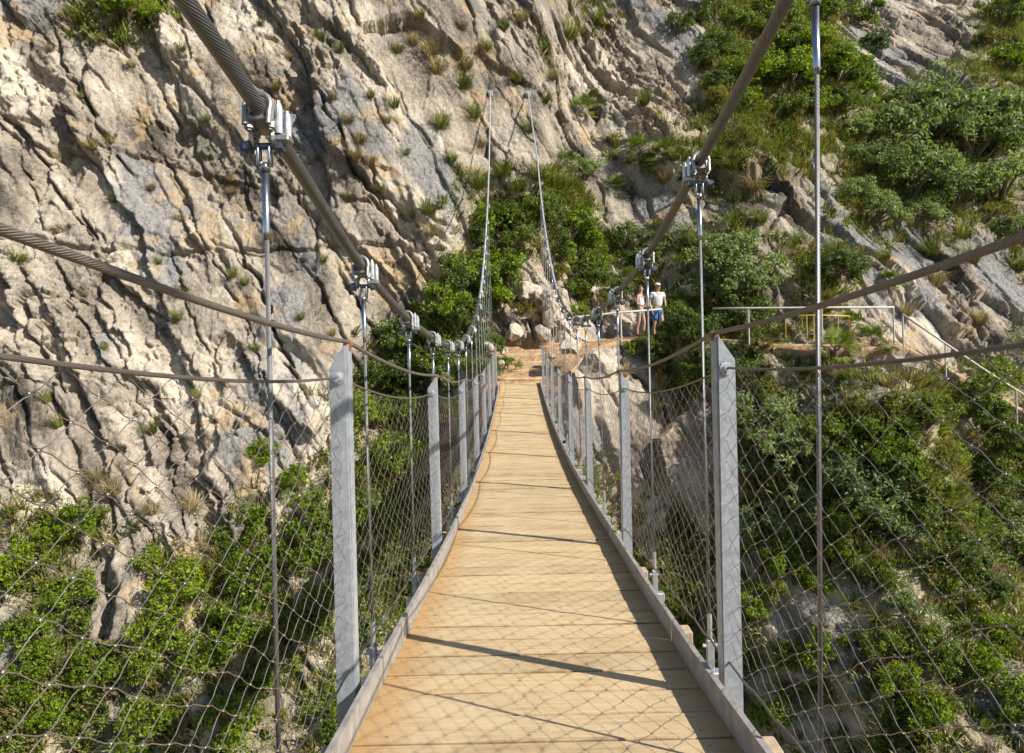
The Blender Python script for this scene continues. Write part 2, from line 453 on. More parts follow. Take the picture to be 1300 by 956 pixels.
Zb[n_dn:n_dn + n_p] = zo + tp[:, None] * wz; Yb[n_dn:n_dn + n_p] = yo + tp[:, None] * wy
zi = zo + wz; yi = yo + wy; ztop = 17.0 + 15.0 * sstep(5, 16, xs)
Zb[n_dn + n_p:] = zi + tu[:, None] * (ztop - zi); Yb[n_dn + n_p:] = yi + (Zb[n_dn + n_p:] - zi) * up
Xb = np.broadcast_to(xs, Zb.shape).copy()
pathm = np.zeros_like(Zb); pathm[n_dn - 3:n_dn + n_p + 2] = 1
pathm *= sstep(-1.5, -0.8, Xb)

# which ground is overgrown: ellipses (photo px) of bare rock (-) or growth (+)
px, py, dd = project(np.stack([Xb.ravel(), Yb.ravel(), Zb.ravel()], 1))
px = px.reshape(Zb.shape); py = py.reshape(Zb.shape)
veg = 0.10 + 0.36 * sstep(560, 760, px + (py - 200) * -0.35)
veg = np.maximum(veg, 0.62 * sstep(570, 640, py + 0.06 * (px - 300)))
BL = [(620, 300, 70, 80, .6), (720, 290, 60, 70, .6), (540, 430, 90, 70, .7), (480, 600, 90, 130, .7), (560, 130, 30, 90, .25), (700, 60, 60, 40, .3),
      (980, 70, 110, 90, .6), (1180, 200, 150, 90, .6), (920, 210, 60, 50, .35), (960, 330, 90, 60, .35), (1050, 340, 70, 40, .3),
      (820, 190, 60, 50, .4), (900, 430, 80, 50, .5), (1080, 600, 250, 120, .4), (155, 20, 70, 40, .6), (1280, 60, 50, 90, .5), (850, 780, 60, 90, .4),
      (790, 120, 85, 90, -.7), (860, 60, 45, 60, -.6), (1150, 60, 80, 70, -.8), (1010, 260, 60, 45, -.6), (990, 350, 30, 40, -.4), (1180, 370, 110, 60, -.45), (1150, 305, 60, 40, -.3),
      (850, 590, 60, 100, -.8), (700, 390, 60, 60, -.9), (790, 250, 50, 50, -.5), (620, 100, 110, 100, -.35), (200, 600, 90, 60, -.5), (130, 760, 40, 50, -.7), (230, 650, 50, 40, -.5),
      (1050, 790, 50, 60, -.5), (1090, 740, 60, 40, -.3), (890, 260, 60, 60, -.3), (780, 440, 50, 40, -.6), (1180, 420, 60, 30, -.3), (480, 300, 60, 80, -.3)]
for cx_, cy_, rx_, ry_, v_ in BL:
    veg = veg + v_ * np.exp(-(((px - cx_) / rx_) ** 2 + ((py - cy_) / ry_) ** 2))
veg = veg + 0.35 * fbm(Xb * 0.5, Zb * 0.5, 4, 91)
veg = np.clip(veg, 0, 1)
rock = 1 - sstep(0.42, 0.75, veg) * 0.72

# relief: coordinates along (E) and across (S) the strata; they dip to the lower right
ang = math.radians(67)
def relief(X, T, wob):
    wx = 0.28 * fbm(X * 0.45, T * 0.45, 3, 3); wt = 0.28 * fbm(X * 0.45, T * 0.45, 3, 5)
    wx = wx + 0.10 * fbm(X * 2.5, T * 2.5, 3, 7); wt = wt + 0.10 * fbm(X * 2.5, T * 2.5, 3, 9)
    X = X + wx; T = T + wt
    S = X * math.sin(ang) + T * math.cos(ang); E = X * math.cos(ang) - T * math.sin(ang)
    big = fbm(S * 0.16, E * 0.06 + 3, 4, 11) * 1.15
    f1, e1 = facets(S * 0.42, E * 0.15, 21, 0.9, 0.45)
    f2, e2 = facets(S * 1.05 + 7, E * 0.36 + 3, 31, 1.0, 0.7)
    f3, e3 = facets(S * 2.8, E * 1.15, 41, 1.1, 0.8)
    f4, e4 = facets(X * 6.0, T * 4.6, 51, 1.1, 0.9)
    cal = sstep(-0.18, 0.35, fbm(S * 0.5, E * 0.22, 4, 61))
    d = big + 0.42 * f1 + 0.24 * f2 * (0.25 + cal) + 0.12 * f3 * (0.12 + cal) + 0.055 * f4 * (0.15 + cal)
    # long open cracks running with the strata
    for per, dep, wd, sd_ in ((2.3, 0.60, 0.020, 131), (1.1, 0.26, 0.020, 141), (0.5, 0.08, 0.030, 151)):
        q = S / per + 0.55 * fbm(X * 0.35 / per, T * 0.22 / per, 2, sd_) + 0.10 * f2 + 0.05 * f3
        fr = np.abs(q - np.floor(q) - 0.5)
        run = sstep(0.02, 0.22, fbm(S * 0.9 / per + 3 * np.floor(q), E * 0.22 / per, 3, sd_ + 3))
        d = d - dep * np.exp(-(fr / wd) ** 2) * run
    for per, am, sd_ in ((3.1, 0.34, 101), (1.25, 0.13, 111), (0.42, 0.05, 121)):
        q = S / per + 0.55 * fbm(X * 0.5 / per, T * 0.35 / per, 4, sd_) * 1.6
        fr = q - np.floor(q)
        keep = sstep(-0.15, 0.25, fbm(X * 0.6 / per + 9, T * 0.4 / per, 3, sd_ + 5))
        keep = keep * (1 if per > 2 else 0.25 + 0.9 * cal)
        d = d - am * np.where(fr < 0.12, 1 - fr / 0.12, (fr - 0.12) / 0.88) * keep
    d -= 0.20 * np.exp(-(e1 / 0.035) ** 2) * (fbm(X * .7, T * .7, 2, 65) > -0.1)
    d -= 0.10 * np.exp(-(e2 / 0.045) ** 2) * (cal > 0.4) + 0.04 * np.exp(-(e3 / 0.07) ** 2)
    d += (0.015 + 0.03 * cal) * fbm(X * 4, T * 4, 4, 71, 0.7)
    # long joints crossing the strata
    for (x0, t0, sl, dep, wd) in ((-8, 3.4, 0.10, 0.16, 0.05), (-12, 6.9, -0.22, 0.12, 0.05)):
        q = T - t0 - sl * (X - x0) - 0.25 * fbm(X * 0.9, X * 0 + t0, 3, 75)
        d -= dep * np.exp(-(q / wd) ** 2) * sstep(2, -1, X)
        d += 0.09 * sstep(-0.02, 0.06, q) * sstep(2, -1, X)
    return d
Tc = Zb * 1.12 + 0.35 * (Yb - 20)
D = relief(Xb, Tc, 0)
soilD = fbm(Xb * 0.22, Tc * 0.22, 5, 81) * 1.1 + 0.22 * fbm(Xb * 1.7, Tc * 1.7, 5, 85, 0.6)
D = D * rock + soilD * (1 - rock) + 0.15 * (1 - rock)
# named bulges and hollows, placed on the wall (x, z, rx, rz, height)
for (bx, bz, rx_, rz_, h_) in ((5.6, 8.0, 1.5, 2.8, 0.9), (13.5, 11.0, 2.2, 2.6, 1.5), (9.3, 4.6, 1.3, 1.2, 0.9), (4.2, -3.2, 1.3, 2.6, 0.7), (8.2, 1.8, .6, .9, 0.9),
                             (2.0, 2.6, 1.3, 1.8, -0.8), (-0.9, 3.0, 1.1, 1.8, -0.5), (13.5, -4.2, 3.2, 2.6, -2.0), (10.5, -3, 1.4, 2.4, .9), (-3.4, -1.0, 1.2, 2.0, -1.2), (-3.2, -5.0, 1.6, 3.2, -1.6),
                             (0.9, 0.9, 0.9, 0.75, 0.5), (3.1, 5.2, 0.9, 1.2, 0.5), (13, 2.2, 2.2, 1.0, 0.7)):
    D += h_ * np.exp(-((Xb - bx) / rx_) ** 2 - ((Zb - bz) / rz_) ** 2)
# the path bench stays even, the wall over the anchors stays put
soft = 1 - np.clip(pathm + 0, 0, 1) * 0.97
jj = np.arange(NT_)[:, None]
near_path = np.exp(-((jj - n_dn - n_p / 2) / 34.0) ** 2) * sstep(-1.6, -0.6, Xb)
D = D * (1 - 0.75 * near_path) * soft
D -= 0.9 * sstep(1.9, 0.9, np.abs(Xb)) * sstep(-0.8, -2.2, Zb) * (jj < n_dn)       # clears the bridge seat
anc = np.exp(-((Xb - 0.0) / 1.6) ** 2 - ((Zb - 9.0) / 1.6) ** 2)
D = D * (1 - 0.6 * anc)
# displacement along the local outward normal of the profile
dy_ = np.gradient(Yb, axis=0); dz_ = np.gradient(Zb, axis=0)
ln = np.hypot(dy_, dz_) + 1e-6
ny = -dz_ / ln; nz = dy_ / ln
k9 = np.hanning(41); k9 /= k9.sum()
nz = np.apply_along_axis(lambda c: np.convolve(np.pad(c, 20, mode='edge'), k9, mode='valid'), 0, nz)
nz = np.clip(nz, 0, 0.75); ny = -np.sqrt(1 - nz ** 2)
Xt = Xb + 0.10 * D * (1 - near_path); Yt = Yb + D * ny; Zt = Zb + D * nz
P = np.stack([Xt.ravel(), Yt.ravel(), Zt.ravel()], 1)
ii = np.arange(NT_ - 1)[:, None] * NXv + np.arange(NXv - 1)[None, :]
Fq = np.stack([ii, ii + 1, ii + NXv + 1, ii + NXv], -1).reshape(-1, 4)
terrain = link_mesh('hillside', P, Fq, MT['terrain'], smooth=False)
Sx = Xb * math.sin(ang) + Tc * math.cos(ang); Ex = Xb * math.cos(ang) - Tc * math.sin(ang)
tone = 0.5 + 0.55 * fbm(Sx * 1.5, Ex * 0.45, 6, 201, 0.62) + 0.25 * fbm(Xb * 0.4, Tc * 0.4, 3, 207)
greym = 0.85 * sstep(0.12, 0.30, fbm(Sx * 0.5, Ex * 0.22, 6, 211, 0.62) + 0.10 * sstep(700, 760, px) - 0.06)
orangem = 0.65 * sstep(0.25, 0.42, fbm(Xb * 0.7, Tc * 0.7, 6, 221, 0.65))
for nm, A in (('veg', veg), ('pathm', pathm), ('tone', tone), ('greym', greym), ('orangem', orangem)):
    at_ = terrain.data.attributes.new(nm, 'FLOAT', 'POINT'); at_.data.foreach_set('value', A.ravel().astype(np.float32))
tag(terrain, 'pale limestone gorge wall with slanting strata, overgrown on the right', kind='structure')
# gorge floor
g = MB(); g.add([(-150, -120, -13.2), (150, -120, -13.2), (150, 120, -13.2), (-150, 120, -13.2)], [(0, 1, 2, 3)])
gf = g.build('ground', MT['terrain']); tag(gf, 'floor of the gorge far below the bridge', kind='structure')

# normals + visibility lookup
G = P.reshape(NT_, NXv, 3)
tu_ = np.gradient(G, axis=1); tv_ = np.gradient(G, axis=0)
Nn = np.cross(tu_, tv_); Nn /= np.linalg.norm(Nn, axis=2, keepdims=True) + 1e-9
Nf = Nn.reshape(-1, 3)
ppx, ppy, pd = project(P)
CELL = 5
gx = np.clip((ppx / CELL).astype(int) + 20, 0, 320); gy = np.clip((ppy / CELL).astype(int) + 20, 0, 260)
key = gy * 321 + gx
order = np.lexsort((pd, key)); ks = key[order]
first = np.ones(len(ks), bool); first[1:] = ks[1:] != ks[:-1]
front = dict(zip(ks[first].tolist(), order[first].tolist()))
fd = np.full(321 * 261, 1e9); fd[ks[first]] = pd[order[first]]
visible = pd < fd[key] + 0.9
def hit(x, y):
    for rr in range(0, 6):
        for sx in range(-rr, rr + 1):
            for sy in range(-rr, rr + 1):
                k = (int(y / CELL) + 20 + sy) * 321 + int(x / CELL) + 20 + sx
                if k in front: return P[front[k]], Nf[front[k]]
    return np.array([0, 20, 0.]), np.array([0, -1, 0.])

# ------------------------------------------------------------------ vegetation
def rot_frames(n, dirs, spread=1.0):
    """n leaf frames whose normals lean to dirs"""
    nn = dirs + spread * rng.normal(size=(n, 3)); nn /= np.linalg.norm(nn, axis=1, keepdims=True) + 1e-9
    t = rng.normal(size=(n, 3)); t -= nn * np.sum(nn * t, 1, keepdims=True); t /= np.linalg.norm(t, axis=1, keepdims=True) + 1e-9
    return nn, t, np.cross(nn, t)

def leaves_mesh(C_, dirs, L, W, spread=0.9):
    n = len(C_); nn, t, b = rot_frames(n, dirs, spread)
    L = L * rng.uniform(0.6, 1.3, n)[:, None]; W = W * rng.uniform(0.7, 1.2, n)[:, None]
    v = np.empty((n, 4, 3))
    v[:, 0] = C_ - t * L * 0.5; v[:, 1] = C_ + b * W * 0.5 + nn * L * 0.08
    v[:, 2] = C_ + t * L * 0.5 - nn * L * 0.12; v[:, 3] = C_ - b * W * 0.5 + nn * L * 0.08
    return v.reshape(-1, 3), np.arange(n * 4).reshape(-1, 4)

def crown_points(n_blob, n_leaf, flat=0.8, gap=0.25):
    """leaf positions in a unit crown: sprays on uneven lobes with holes between"""
    cs = []; rs = []
    for i in range(n_blob):
        u = rng.normal(size=3); u /= np.linalg.norm(u); u[2] = abs(u[2]) * 0.9 - 0.15
        rr = rng.uniform(0.25, 0.78)
        cs.append(u * rr * np.array([1, 1, flat])); rs.append(rng.uniform(0.13, 0.30))
    cs = np.array(cs); rs = np.array(rs)
    k = rng.integers(0, n_blob, n_leaf)
    u = rng.normal(size=(n_leaf, 3)); u /= np.linalg.norm(u, axis=1, keepdims=True)
    rad = rs[k] * rng.uniform(0.55, 1.08, n_leaf)
    # twigs: pull leaves onto sprays
    p = cs[k] + u * rad[:, None] * np.array([1, 1, 0.75])
    q = (p * 9).astype(int); hsh = _h(q[:, 0] * 7 + q[:, 2], q[:, 1], 5)
    keep = hsh > gap
    p, u = p[keep], u[keep]
    out = u + 0.5 * p + np.array([0, 0, 0.55]); out /= np.linalg.norm(out, axis=1, keepdims=True)
    return p, out, cs

def shrub_meshes(kind, variant):
    nl = {'lime': 4200, 'mid': 3800, 'dark': 3600, 'blue': 4200, 'olive': 3000}[kind]
    lw = {'lime': (0.088, 0.046), 'mid': (0.088, 0.042), 'dark': (0.095, 0.045), 'blue': (0.085, 0.036), 'olive': (0.09, 0.036)}[kind]
    p, out, cs = crown_points(17 + variant * 3, nl, 0.85, 0.36)
    p = p + np.array([0, 0, 0.45])
    v, f = leaves_mesh(p, out, lw[0], lw[1], 0.85)
    cr = link_mesh('crown', v, f, MT[kind])
    b = MB()
    for c in cs[:9]:
        c2 = Vector(c) + Vector((0, 0, 0.45)); m_ = c2 * 0.5 + Vector(rng.normal(size=3) * 0.06)
        b.tube([(0, 0, -0.25), m_, c2], [0.045, 0.028, 0.008], 5)
    for i in range(26):
        c = Vector(cs[i % len(cs)]) + Vector((0, 0, 0.45)); d = Vector(rng.normal(size=3)); d.z = abs(d.z); d.normalize()
        b.tube([c * 0.8, c * 0.9 + d * 0.15, c + d * rng.uniform(0.30, 0.46)], [0.010, 0.007, 0.003], 4)
    tr = b.build('trunk', MT['bark'])
    return cr, tr

def fan_palm(variant):
    v = []; f = []
    st = MB()
    for i in range(30):
        az = rng.uniform(0, 2 * math.pi); el = math.radians(rng.uniform(-15, 80))
        d = np.array([math.cos(az) * math.cos(el), math.sin(az) * math.cos(el), math.sin(el)])
        Lp = rng.uniform(0.35, 0.6)
        base = np.array([0, 0, 0.12]); tip = base + d * Lp
        st.tube([base, base + d * Lp * 0.5 + np.array([0, 0, .02]), tip], [0.012, 0.009, 0.007], 4)
        up = np.array([0, 0, 1.0]); side = np.cross(d, up); side /= np.linalg.norm(side) + 1e-6; nrm_ = np.cross(side, d)
        nb = 15
        for k in range(nb):
            a_ = math.radians(-95 + 190 * k / (nb - 1)); Lb = rng.uniform(0.34, 0.44) * (1 - 0.25 * abs(a_) / 1.7)
            bd = d * math.cos(a_) + side * math.sin(a_) + nrm_ * 0.12
            bd /= np.linalg.norm(bd); pw = np.cross(bd, nrm_); pw /= np.linalg.norm(pw)
            i0 = len(v); wd = 0.017
            v += [tip, tip + bd * Lb * 0.55 + pw * wd, tip + bd * Lb - nrm_ * 0.06, tip + bd * Lb * 0.55 - pw * wd]
            f.append((i0, i0 + 1, i0 + 2, i0 + 3))
    fr = link_mesh('fronds', np.array(v), np.array(f), MT['palm'])
    st.tube([(0, 0, -0.2), (0.02, 0, 0.0), (0, 0, 0.14)], [0.09, 0.10, 0.07], 8)
    sm_ = st.build('stem', MT['bark'])
    return fr, sm_

def blades(n, rad, h, bend, width, base=None):
    a_ = rng.uniform(0, 2 * math.pi, n); rr = rad * np.sqrt(rng.uniform(0, 1, n))
    B = np.stack([rr * np.cos(a_), rr * np.sin(a_), np.full(n, -0.05)], 1)
    az = a_ + rng.normal(0, 0.7, n); hh = h * rng.uniform(0.25, 1.15, n) ** 1.0
    out = np.stack([np.cos(az), np.sin(az), np.zeros(n)], 1)
    side = np.stack([-np.sin(az), np.cos(az), np.zeros(n)], 1)
    bd = bend * rng.uniform(0.3, 1.2, n)
    mid = B + out * (bd * hh * 0.3)[:, None] + np.array([0, 0, 1]) * (hh * 0.6)[:, None]
    tip = B + out * (bd * hh)[:, None] + np.array([0, 0, 1]) * (hh * (1 - 0.25 * bd))[:, None]
    w_ = width
    v = np.stack([B - side * w_ / 2, B + side * w_ / 2, mid + side * w_ / 2, mid - side * w_ / 2, tip], 1).reshape(-1, 3)
    i0 = np.arange(n)[:, None] * 5
    f1 = np.concatenate([i0, i0 + 1, i0 + 2, i0 + 3], 1)
    f2 = np.concatenate([i0 + 3, i0 + 2, i0 + 4, i0 + 4], 1)
    return v, f1, i0
def tuft(kind):
    v, f1, i0 = blades(190, 0.30, 1.25, 1.15, 0.026)
    n = len(i0)
    fs = [tuple(q) for q in f1.tolist()] + [(int(i[0]) + 3, int(i[0]) + 2, int(i[0]) + 4) for i in i0]
    return link_mesh('grass_blades', v, fs, MT[kind])

ZONES = [  # first match wins; photo rectangle -> where one can find it
    ((0, -20, 300, 130), 'on the cliff in the top left corner'),
    ((300, -20, 640, 140), 'high on the cliff right of the nearest left clamp'),
    ((640, -20, 760, 140), 'on the crag above the two cable anchors'),
    ((760, -20, 880, 140), 'on the grey crag right of the cable anchors'),
    ((880, -20, 1030, 150), 'beside the upper end of the right main cable'),
    ((1030, -20, 1160, 150), 'right of the nearest right hanger near the top'),
    ((1160, -20, 1400, 100), 'under the crag in the top right corner'),
    ((0, 130, 330, 330), 'on the bare cliff above the left handrail cable'),
    ((330, 140, 600, 345), 'on the cliff between the left main cable and the anchors'),
    ((600, 140, 690, 420), 'behind the left cable where it climbs to its anchor'),
    ((690, 140, 800, 400), 'behind the right cable where it climbs to its anchor'),
    ((800, 140, 1030, 290), 'on the rocky slope above the hikers'),
    ((1030, 100, 1400, 215), 'in the thicket across the upper right slope'),
    ((1030, 215, 1400, 300), 'in the lower rows of the upper right thicket'),
    ((800, 290, 1000, 420), 'beside the hikers on the path'),
    ((1000, 300, 1400, 400), 'just above the white path railing'),
    ((0, 330, 440, 520), 'on the cliff between the two left side cables'),
    ((440, 345, 640, 520), 'behind the lowest bend of the left main cable'),
    ((800, 400, 920, 520), 'below the path between the second and nearest right posts'),
    ((640, 380, 800, 520), 'beside the steps at the far end of the deck'),
    ((920, 400, 1150, 520), 'just below the white path railing'),
    ((1150, 400, 1400, 560), 'below the sloping railing at the right edge'),
    ((0, 520, 210, 700), 'behind the upper net at the far left'),
    ((0, 700, 210, 1000), 'behind the lower net at the far left'),
    ((210, 520, 430, 700), 'behind the net left of the nearest left post'),
    ((210, 700, 430, 1000), 'low behind the net left of the nearest left post'),
    ((430, 520, 640, 700), 'behind the net right of the nearest left post'),
    ((430, 700, 640, 1000), 'low behind the net right of the nearest left post'),
    ((760, 520, 930, 1000), 'low between the second and nearest right posts'),
    ((930, 520, 1100, 680), 'behind the net right of the nearest right post'),
    ((1100, 560, 1400, 700), 'in the shaded gully at the right edge'),
    ((930, 680, 1100, 1000), 'low behind the net right of the nearest right post'),
    ((1100, 700, 1400, 1000), 'in the bottom right corner behind the net'),
    ((-400, -400, 2000, 2000), 'at the foot of the bridge')]
def zone(x, y):
    for (x0, y0, x1, y1), t in ZONES:
        if x0 <= x < x1 and y0 <= y < y1: return t

SH = {
 'lime': [(1035,55,26),(1085,105,26),(945,125,22),(985,60,26),(1030,130,22),(1140,590,26),(1200,575,22),(1060,560,26),(1010,540,20),(1095,540,22),(1035,740,22),(1075,700,20),(1150,860,28),(1250,790,22),(740,300,18),(710,320,20),(620,290,36),(600,352,42),(640,345,34),(560,375,30),(725,282,30),(465,520,34),(492,585,42),(468,655,38),(510,520,30),(95,655,30),(70,672,24),(28,722,34),(85,750,34),(55,800,34),(190,712,22),(232,742,42),
          (325,720,42),(205,800,40),(290,795,44),(250,835,34),(335,655,32),(375,610,24),(120,845,38),(38,858,30),(385,690,38),(400,640,26),(345,570,22),(155,12,34),(195,22,22),
          (1008,92,40),(962,100,32),(1062,80,34),(1288,80,28),(990,712,26),(960,765,28),(1052,832,30),(1112,560,34),(1240,845,32),(820,800,26),(60,910,34),(180,905,38),(300,910,38),(1180,905,32),(990,905,30)],
 'mid': [(862,398,21,21.9),(655,300,22),(640,270,18),(730,395,18),(760,400,16),(745,375,18),(720,365,18),(850,418,13,21.9),(828,432,13,21.9),(800,442,16),(838,445,15),(970,15,24),(1040,20,24),(925,70,22),(1065,130,20),(1005,45,20),(1230,655,24),(1000,690,20),(748,348,30),(735,320,28),(655,365,26),(590,400,36),(545,420,32),(560,462,34),(610,440,26),(585,520,24),(545,570,30),(380,800,38),(345,850,36),(400,760,26),(180,840,34),(110,790,26),(280,690,28),(990,30,32),(940,35,28),(905,60,24),(930,92,22),
         (1000,132,24),(860,380,18),(1040,545,34),(1170,520,34),(1255,480,30),(1185,832,34),(1120,815,28),(1290,805,30),(1000,835,28),(945,850,26),(1120,735,26),(1060,655,32),(640,462,16),(420,905,34),(1290,895,30),(880,470,22)],
 'dark': [(600,300,22),(590,430,24),(605,470,22),(785,365,20),(800,330,18),(790,300,20),(825,320,20),(700,310,22),(890,75,20),(905,100,18),(860,30,18),(870,410,20,21.6),(500,425,32),(470,470,30),(575,350,24),(520,460,30),(1080,18,30),(900,20,24),(1110,60,26),(935,400,34),(885,420,28),(845,445,26),(900,455,26),(1060,335,30),(1092,345,24),(1230,505,34),(1272,545,34),(1250,600,30),
          (1170,640,28),(1215,700,32),(1270,655,30),(1150,600,24),(450,730,28),(490,700,26),(1265,20,28),(690,270,22),(1245,745,28),(960,430,20),(870,490,24),(470,800,26)],
 'blue': [(922,325,38),(958,358,32),(895,362,26),(1128,172,42),(1182,150,42),(1232,178,42),(1282,160,38),(1150,228,42),(1205,238,38),(1262,238,36),(1100,202,30),(1112,262,28),(1290,290,24),(945,470,24),(972,525,32),(1002,568,34),
          (950,592,28),(1090,622,38),(1012,625,30),(1290,700,34),(1060,590,28),(1130,665,28),(1150,775,28),(970,655,28),(740,215,22),(1085,240,22),(1168,262,24),(1085,160,22)],
 'olive': [(662,392,14),(625,330,18),(250,720,26),(960,495,22),(905,378,20),(1130,590,22),(940,175,18),(910,125,20),(1085,520,24),(985,745,20),(765,380,16),(1210,130,20),(1250,50,20),(1190,570,20),(300,750,22),(705,345,16)]}
PALMS = [(715,200,22),(690,255,22),(735,265,20),(780,230,20),(655,240,20),(860,330,20),(985,420,22),(1015,400,18),(770,338,26),(795,345,20),(1062,442,34),(1108,425,32),(1078,402,24),(842,188,28),(812,182,24),(738,132,24),(752,128,18),(705,238,18),(1200,628,26),(1128,352,20),(1018,640,22),(62,770,26),(1030,470,22),(1075,480,22),(1190,600,22),(820,205,20),(1150,540,22),(1040,870,22)]
GREEN_T = [(330,30,9),(350,110,10),(505,60,11),(530,20,12),(470,120,10),(515,190,10),(570,200,13),(100,120,8),(140,250,9),(260,150,8),(200,330,8),(410,330,9),(440,250,9),(380,400,9),(130,440,9),(250,500,10),(615,60,13),(640,30,14),(655,100,13),(670,160,14),(588,98,20),(560,150,22),(600,140,18),(600,225,24),(500,130,14),(640,210,20),(680,215,20),(700,225,24),(720,230,18),(660,230,18),(545,260,18),(480,240,10),(855,190,20),(905,190,18),(925,205,18),(985,182,18),(1050,110,18),(815,120,16),
           (690,60,14),(720,40,20),(760,20,16),(690,120,16),(870,215,16),(930,275,20),(880,300,20),(965,270,16),(1010,300,18),(1060,310,18),(1180,310,22),(1230,320,20),(1220,290,18),(1290,330,20),(1120,320,16),(865,800,30),(855,760,26),(890,840,30),(870,740,18),(840,460,18),
           (405,42,12),(430,58,12),(22,325,14),(228,368,10),(225,398,12),(320,438,12),(60,505,14),(75,690,18),(480,700,24),(500,740,20),(230,58,10),(165,78,10),(295,345,12),(310,352,10),(80,540,14),(190,540,16),(545,640,18),(1120,780,20),(1080,760,18),(760,470,14),(745,455,12)]
DRY_T = [(365,70,9),(60,60,10),(420,120,10),(490,150,10),(180,150,8),(340,300,8),(420,420,9),(100,370,8),(610,180,12),(585,30,12),(455,172,16),(450,196,14),(545,62,22),(556,80,18),(525,50,14),(115,185,14),(75,200,12),(190,232,10),(290,240,10),(227,275,10),(470,205,12),(440,150,14),(545,290,16),(520,275,12),(700,95,14),(590,75,16),(840,220,16),(900,230,18),(955,230,16),
         (1095,330,18),(1185,350,20),(1150,390,16),(840,480,20),(855,520,18),(830,510,16),(790,470,14),(120,600,18),(145,615,20),(190,640,18),(240,640,20),(265,690,18),(290,225,10),(1060,470,18),(1125,480,18),(890,700,18),(840,720,20),(870,770,16),(1080,700,18),(1050,720,16),(660,20,14),(960,20,14),(1240,400,16),(1180,455,16),
         (540,690,20),(525,720,18),(505,760,14),(1115,700,18),(330,690,16),(140,175,10)]
WORD = {'lime': ('bright green shrub', 'shrub'), 'mid': ('mid green leafy shrub', 'shrub'), 'dark': ('dark green bushy shrub', 'shrub'),
        'blue': ('blue green fine-leaved shrub', 'shrub'), 'olive': ('yellowish olive shrub', 'shrub'), 'palm': ('spiky green fan palm', 'palm'),
        'grass': ('long green grass tuft', 'grass tuft'), 'dry': ('dry straw-coloured grass tuft', 'grass tuft')}
GRP = {'lime': 'bright green shrubs on the gorge wall', 'mid': 'mid green shrubs on the gorge wall', 'dark': 'dark green shrubs on the gorge wall', 'blue': 'blue green shrubs on the gorge wall',
       'olive': 'olive shrubs on the gorge wall', 'palm': 'fan palms on the gorge wall', 'grass': 'green grass tufts on the gorge wall', 'dry': 'dry grass tufts on the gorge wall'}
ORD = ['', 'second', 'third', 'fourth', 'fifth', 'sixth', 'seventh', 'eighth', 'ninth', 'tenth', 'eleventh', 'twelfth', 'thirteenth', 'fourteenth', 'fifteenth', 'sixteenth']
def labels_for(kind, items):
    zs = {}
    for i, it in enumerate(items): zs.setdefault(zone(it[0], it[1]), []).append((it[0], i))
    out = {}
    base = WORD[kind][0]
    for z_, L in zs.items():
        L.sort()
        for k, (_, i) in enumerate(L):
            if len(L) == 1: t = base + ' ' + z_
            elif k == 0: t = 'leftmost ' + base + ' ' + z_
            elif k == len(L) - 1: t = 'rightmost ' + base + ' ' + z_
            else: t = ORD[k] + '-from-left ' + base + ' ' + z_
            w_ = t.split()
            assert len(w_) <= 16, t
            out[i] = t
    return out

used = {}
def place(kind, items, make, name, lean, zs=1.0):
    lab = labels_for(kind, items)
    protos = [make(v_) for v_ in range(3)]
    for i, it in enumerate(items):
        pos, nn = hit(it[0], it[1] + it[2] * 0.35)
        if len(it) > 3: pos = at(it[0], it[1] + it[2] * 0.35, it[3])
        d = pos[1]; s_ = it[2] * d / F * ((1.85 if kind == 'blue' and it[2] > 30 else 1.45) if name == 'shrub' else 1.15)
        src = protos[i % len(protos)]
        base = Vector(pos) - Vector((0, 0, s_ * 0.12))
        e = empty(name, base)
        e.scale = (s_ * random.uniform(0.9, 1.1), s_ * random.uniform(0.9, 1.1), s_ * zs * random.uniform(0.9, 1.1))
        n_ = Vector(nn) * Vector((1, 1, 1)); 
        if n_.y > 0: n_ = -n_
        up_ = (Vector((0, 0, 1)) * (1 - lean) + n_.normalized() * lean).normalized()
        q = up_.to_track_quat('Z', 'Y')
        e.rotation_euler = (q.to_matrix() @ Matrix.Rotation(random.uniform(0, 6.28), 3, 'Z')).to_euler()
        tag(e, lab[i], WORD[kind][1], GRP[kind])
        for p_ in (src if isinstance(src, tuple) else (src,)):
            if id(p_) in used: c = p_.copy(); col.objects.link(c)
            else: c = p_; used[id(p_)] = 1
            c.parent = e
for kind in ('lime', 'mid', 'dark', 'blue', 'olive'):
    place(kind, SH[kind], lambda v_, k=kind: shrub_meshes(k, v_), 'shrub', 0.45)
place('palm', PALMS, fan_palm, 'fan_palm', 0.35)
place('grass', GREEN_T, lambda v_: tuft('grass'), 'grass_tuft', 0.35, 1.0)
place('dry', DRY_T, lambda v_: tuft('dry'), 'grass_tuft', 0.35, 1.0)

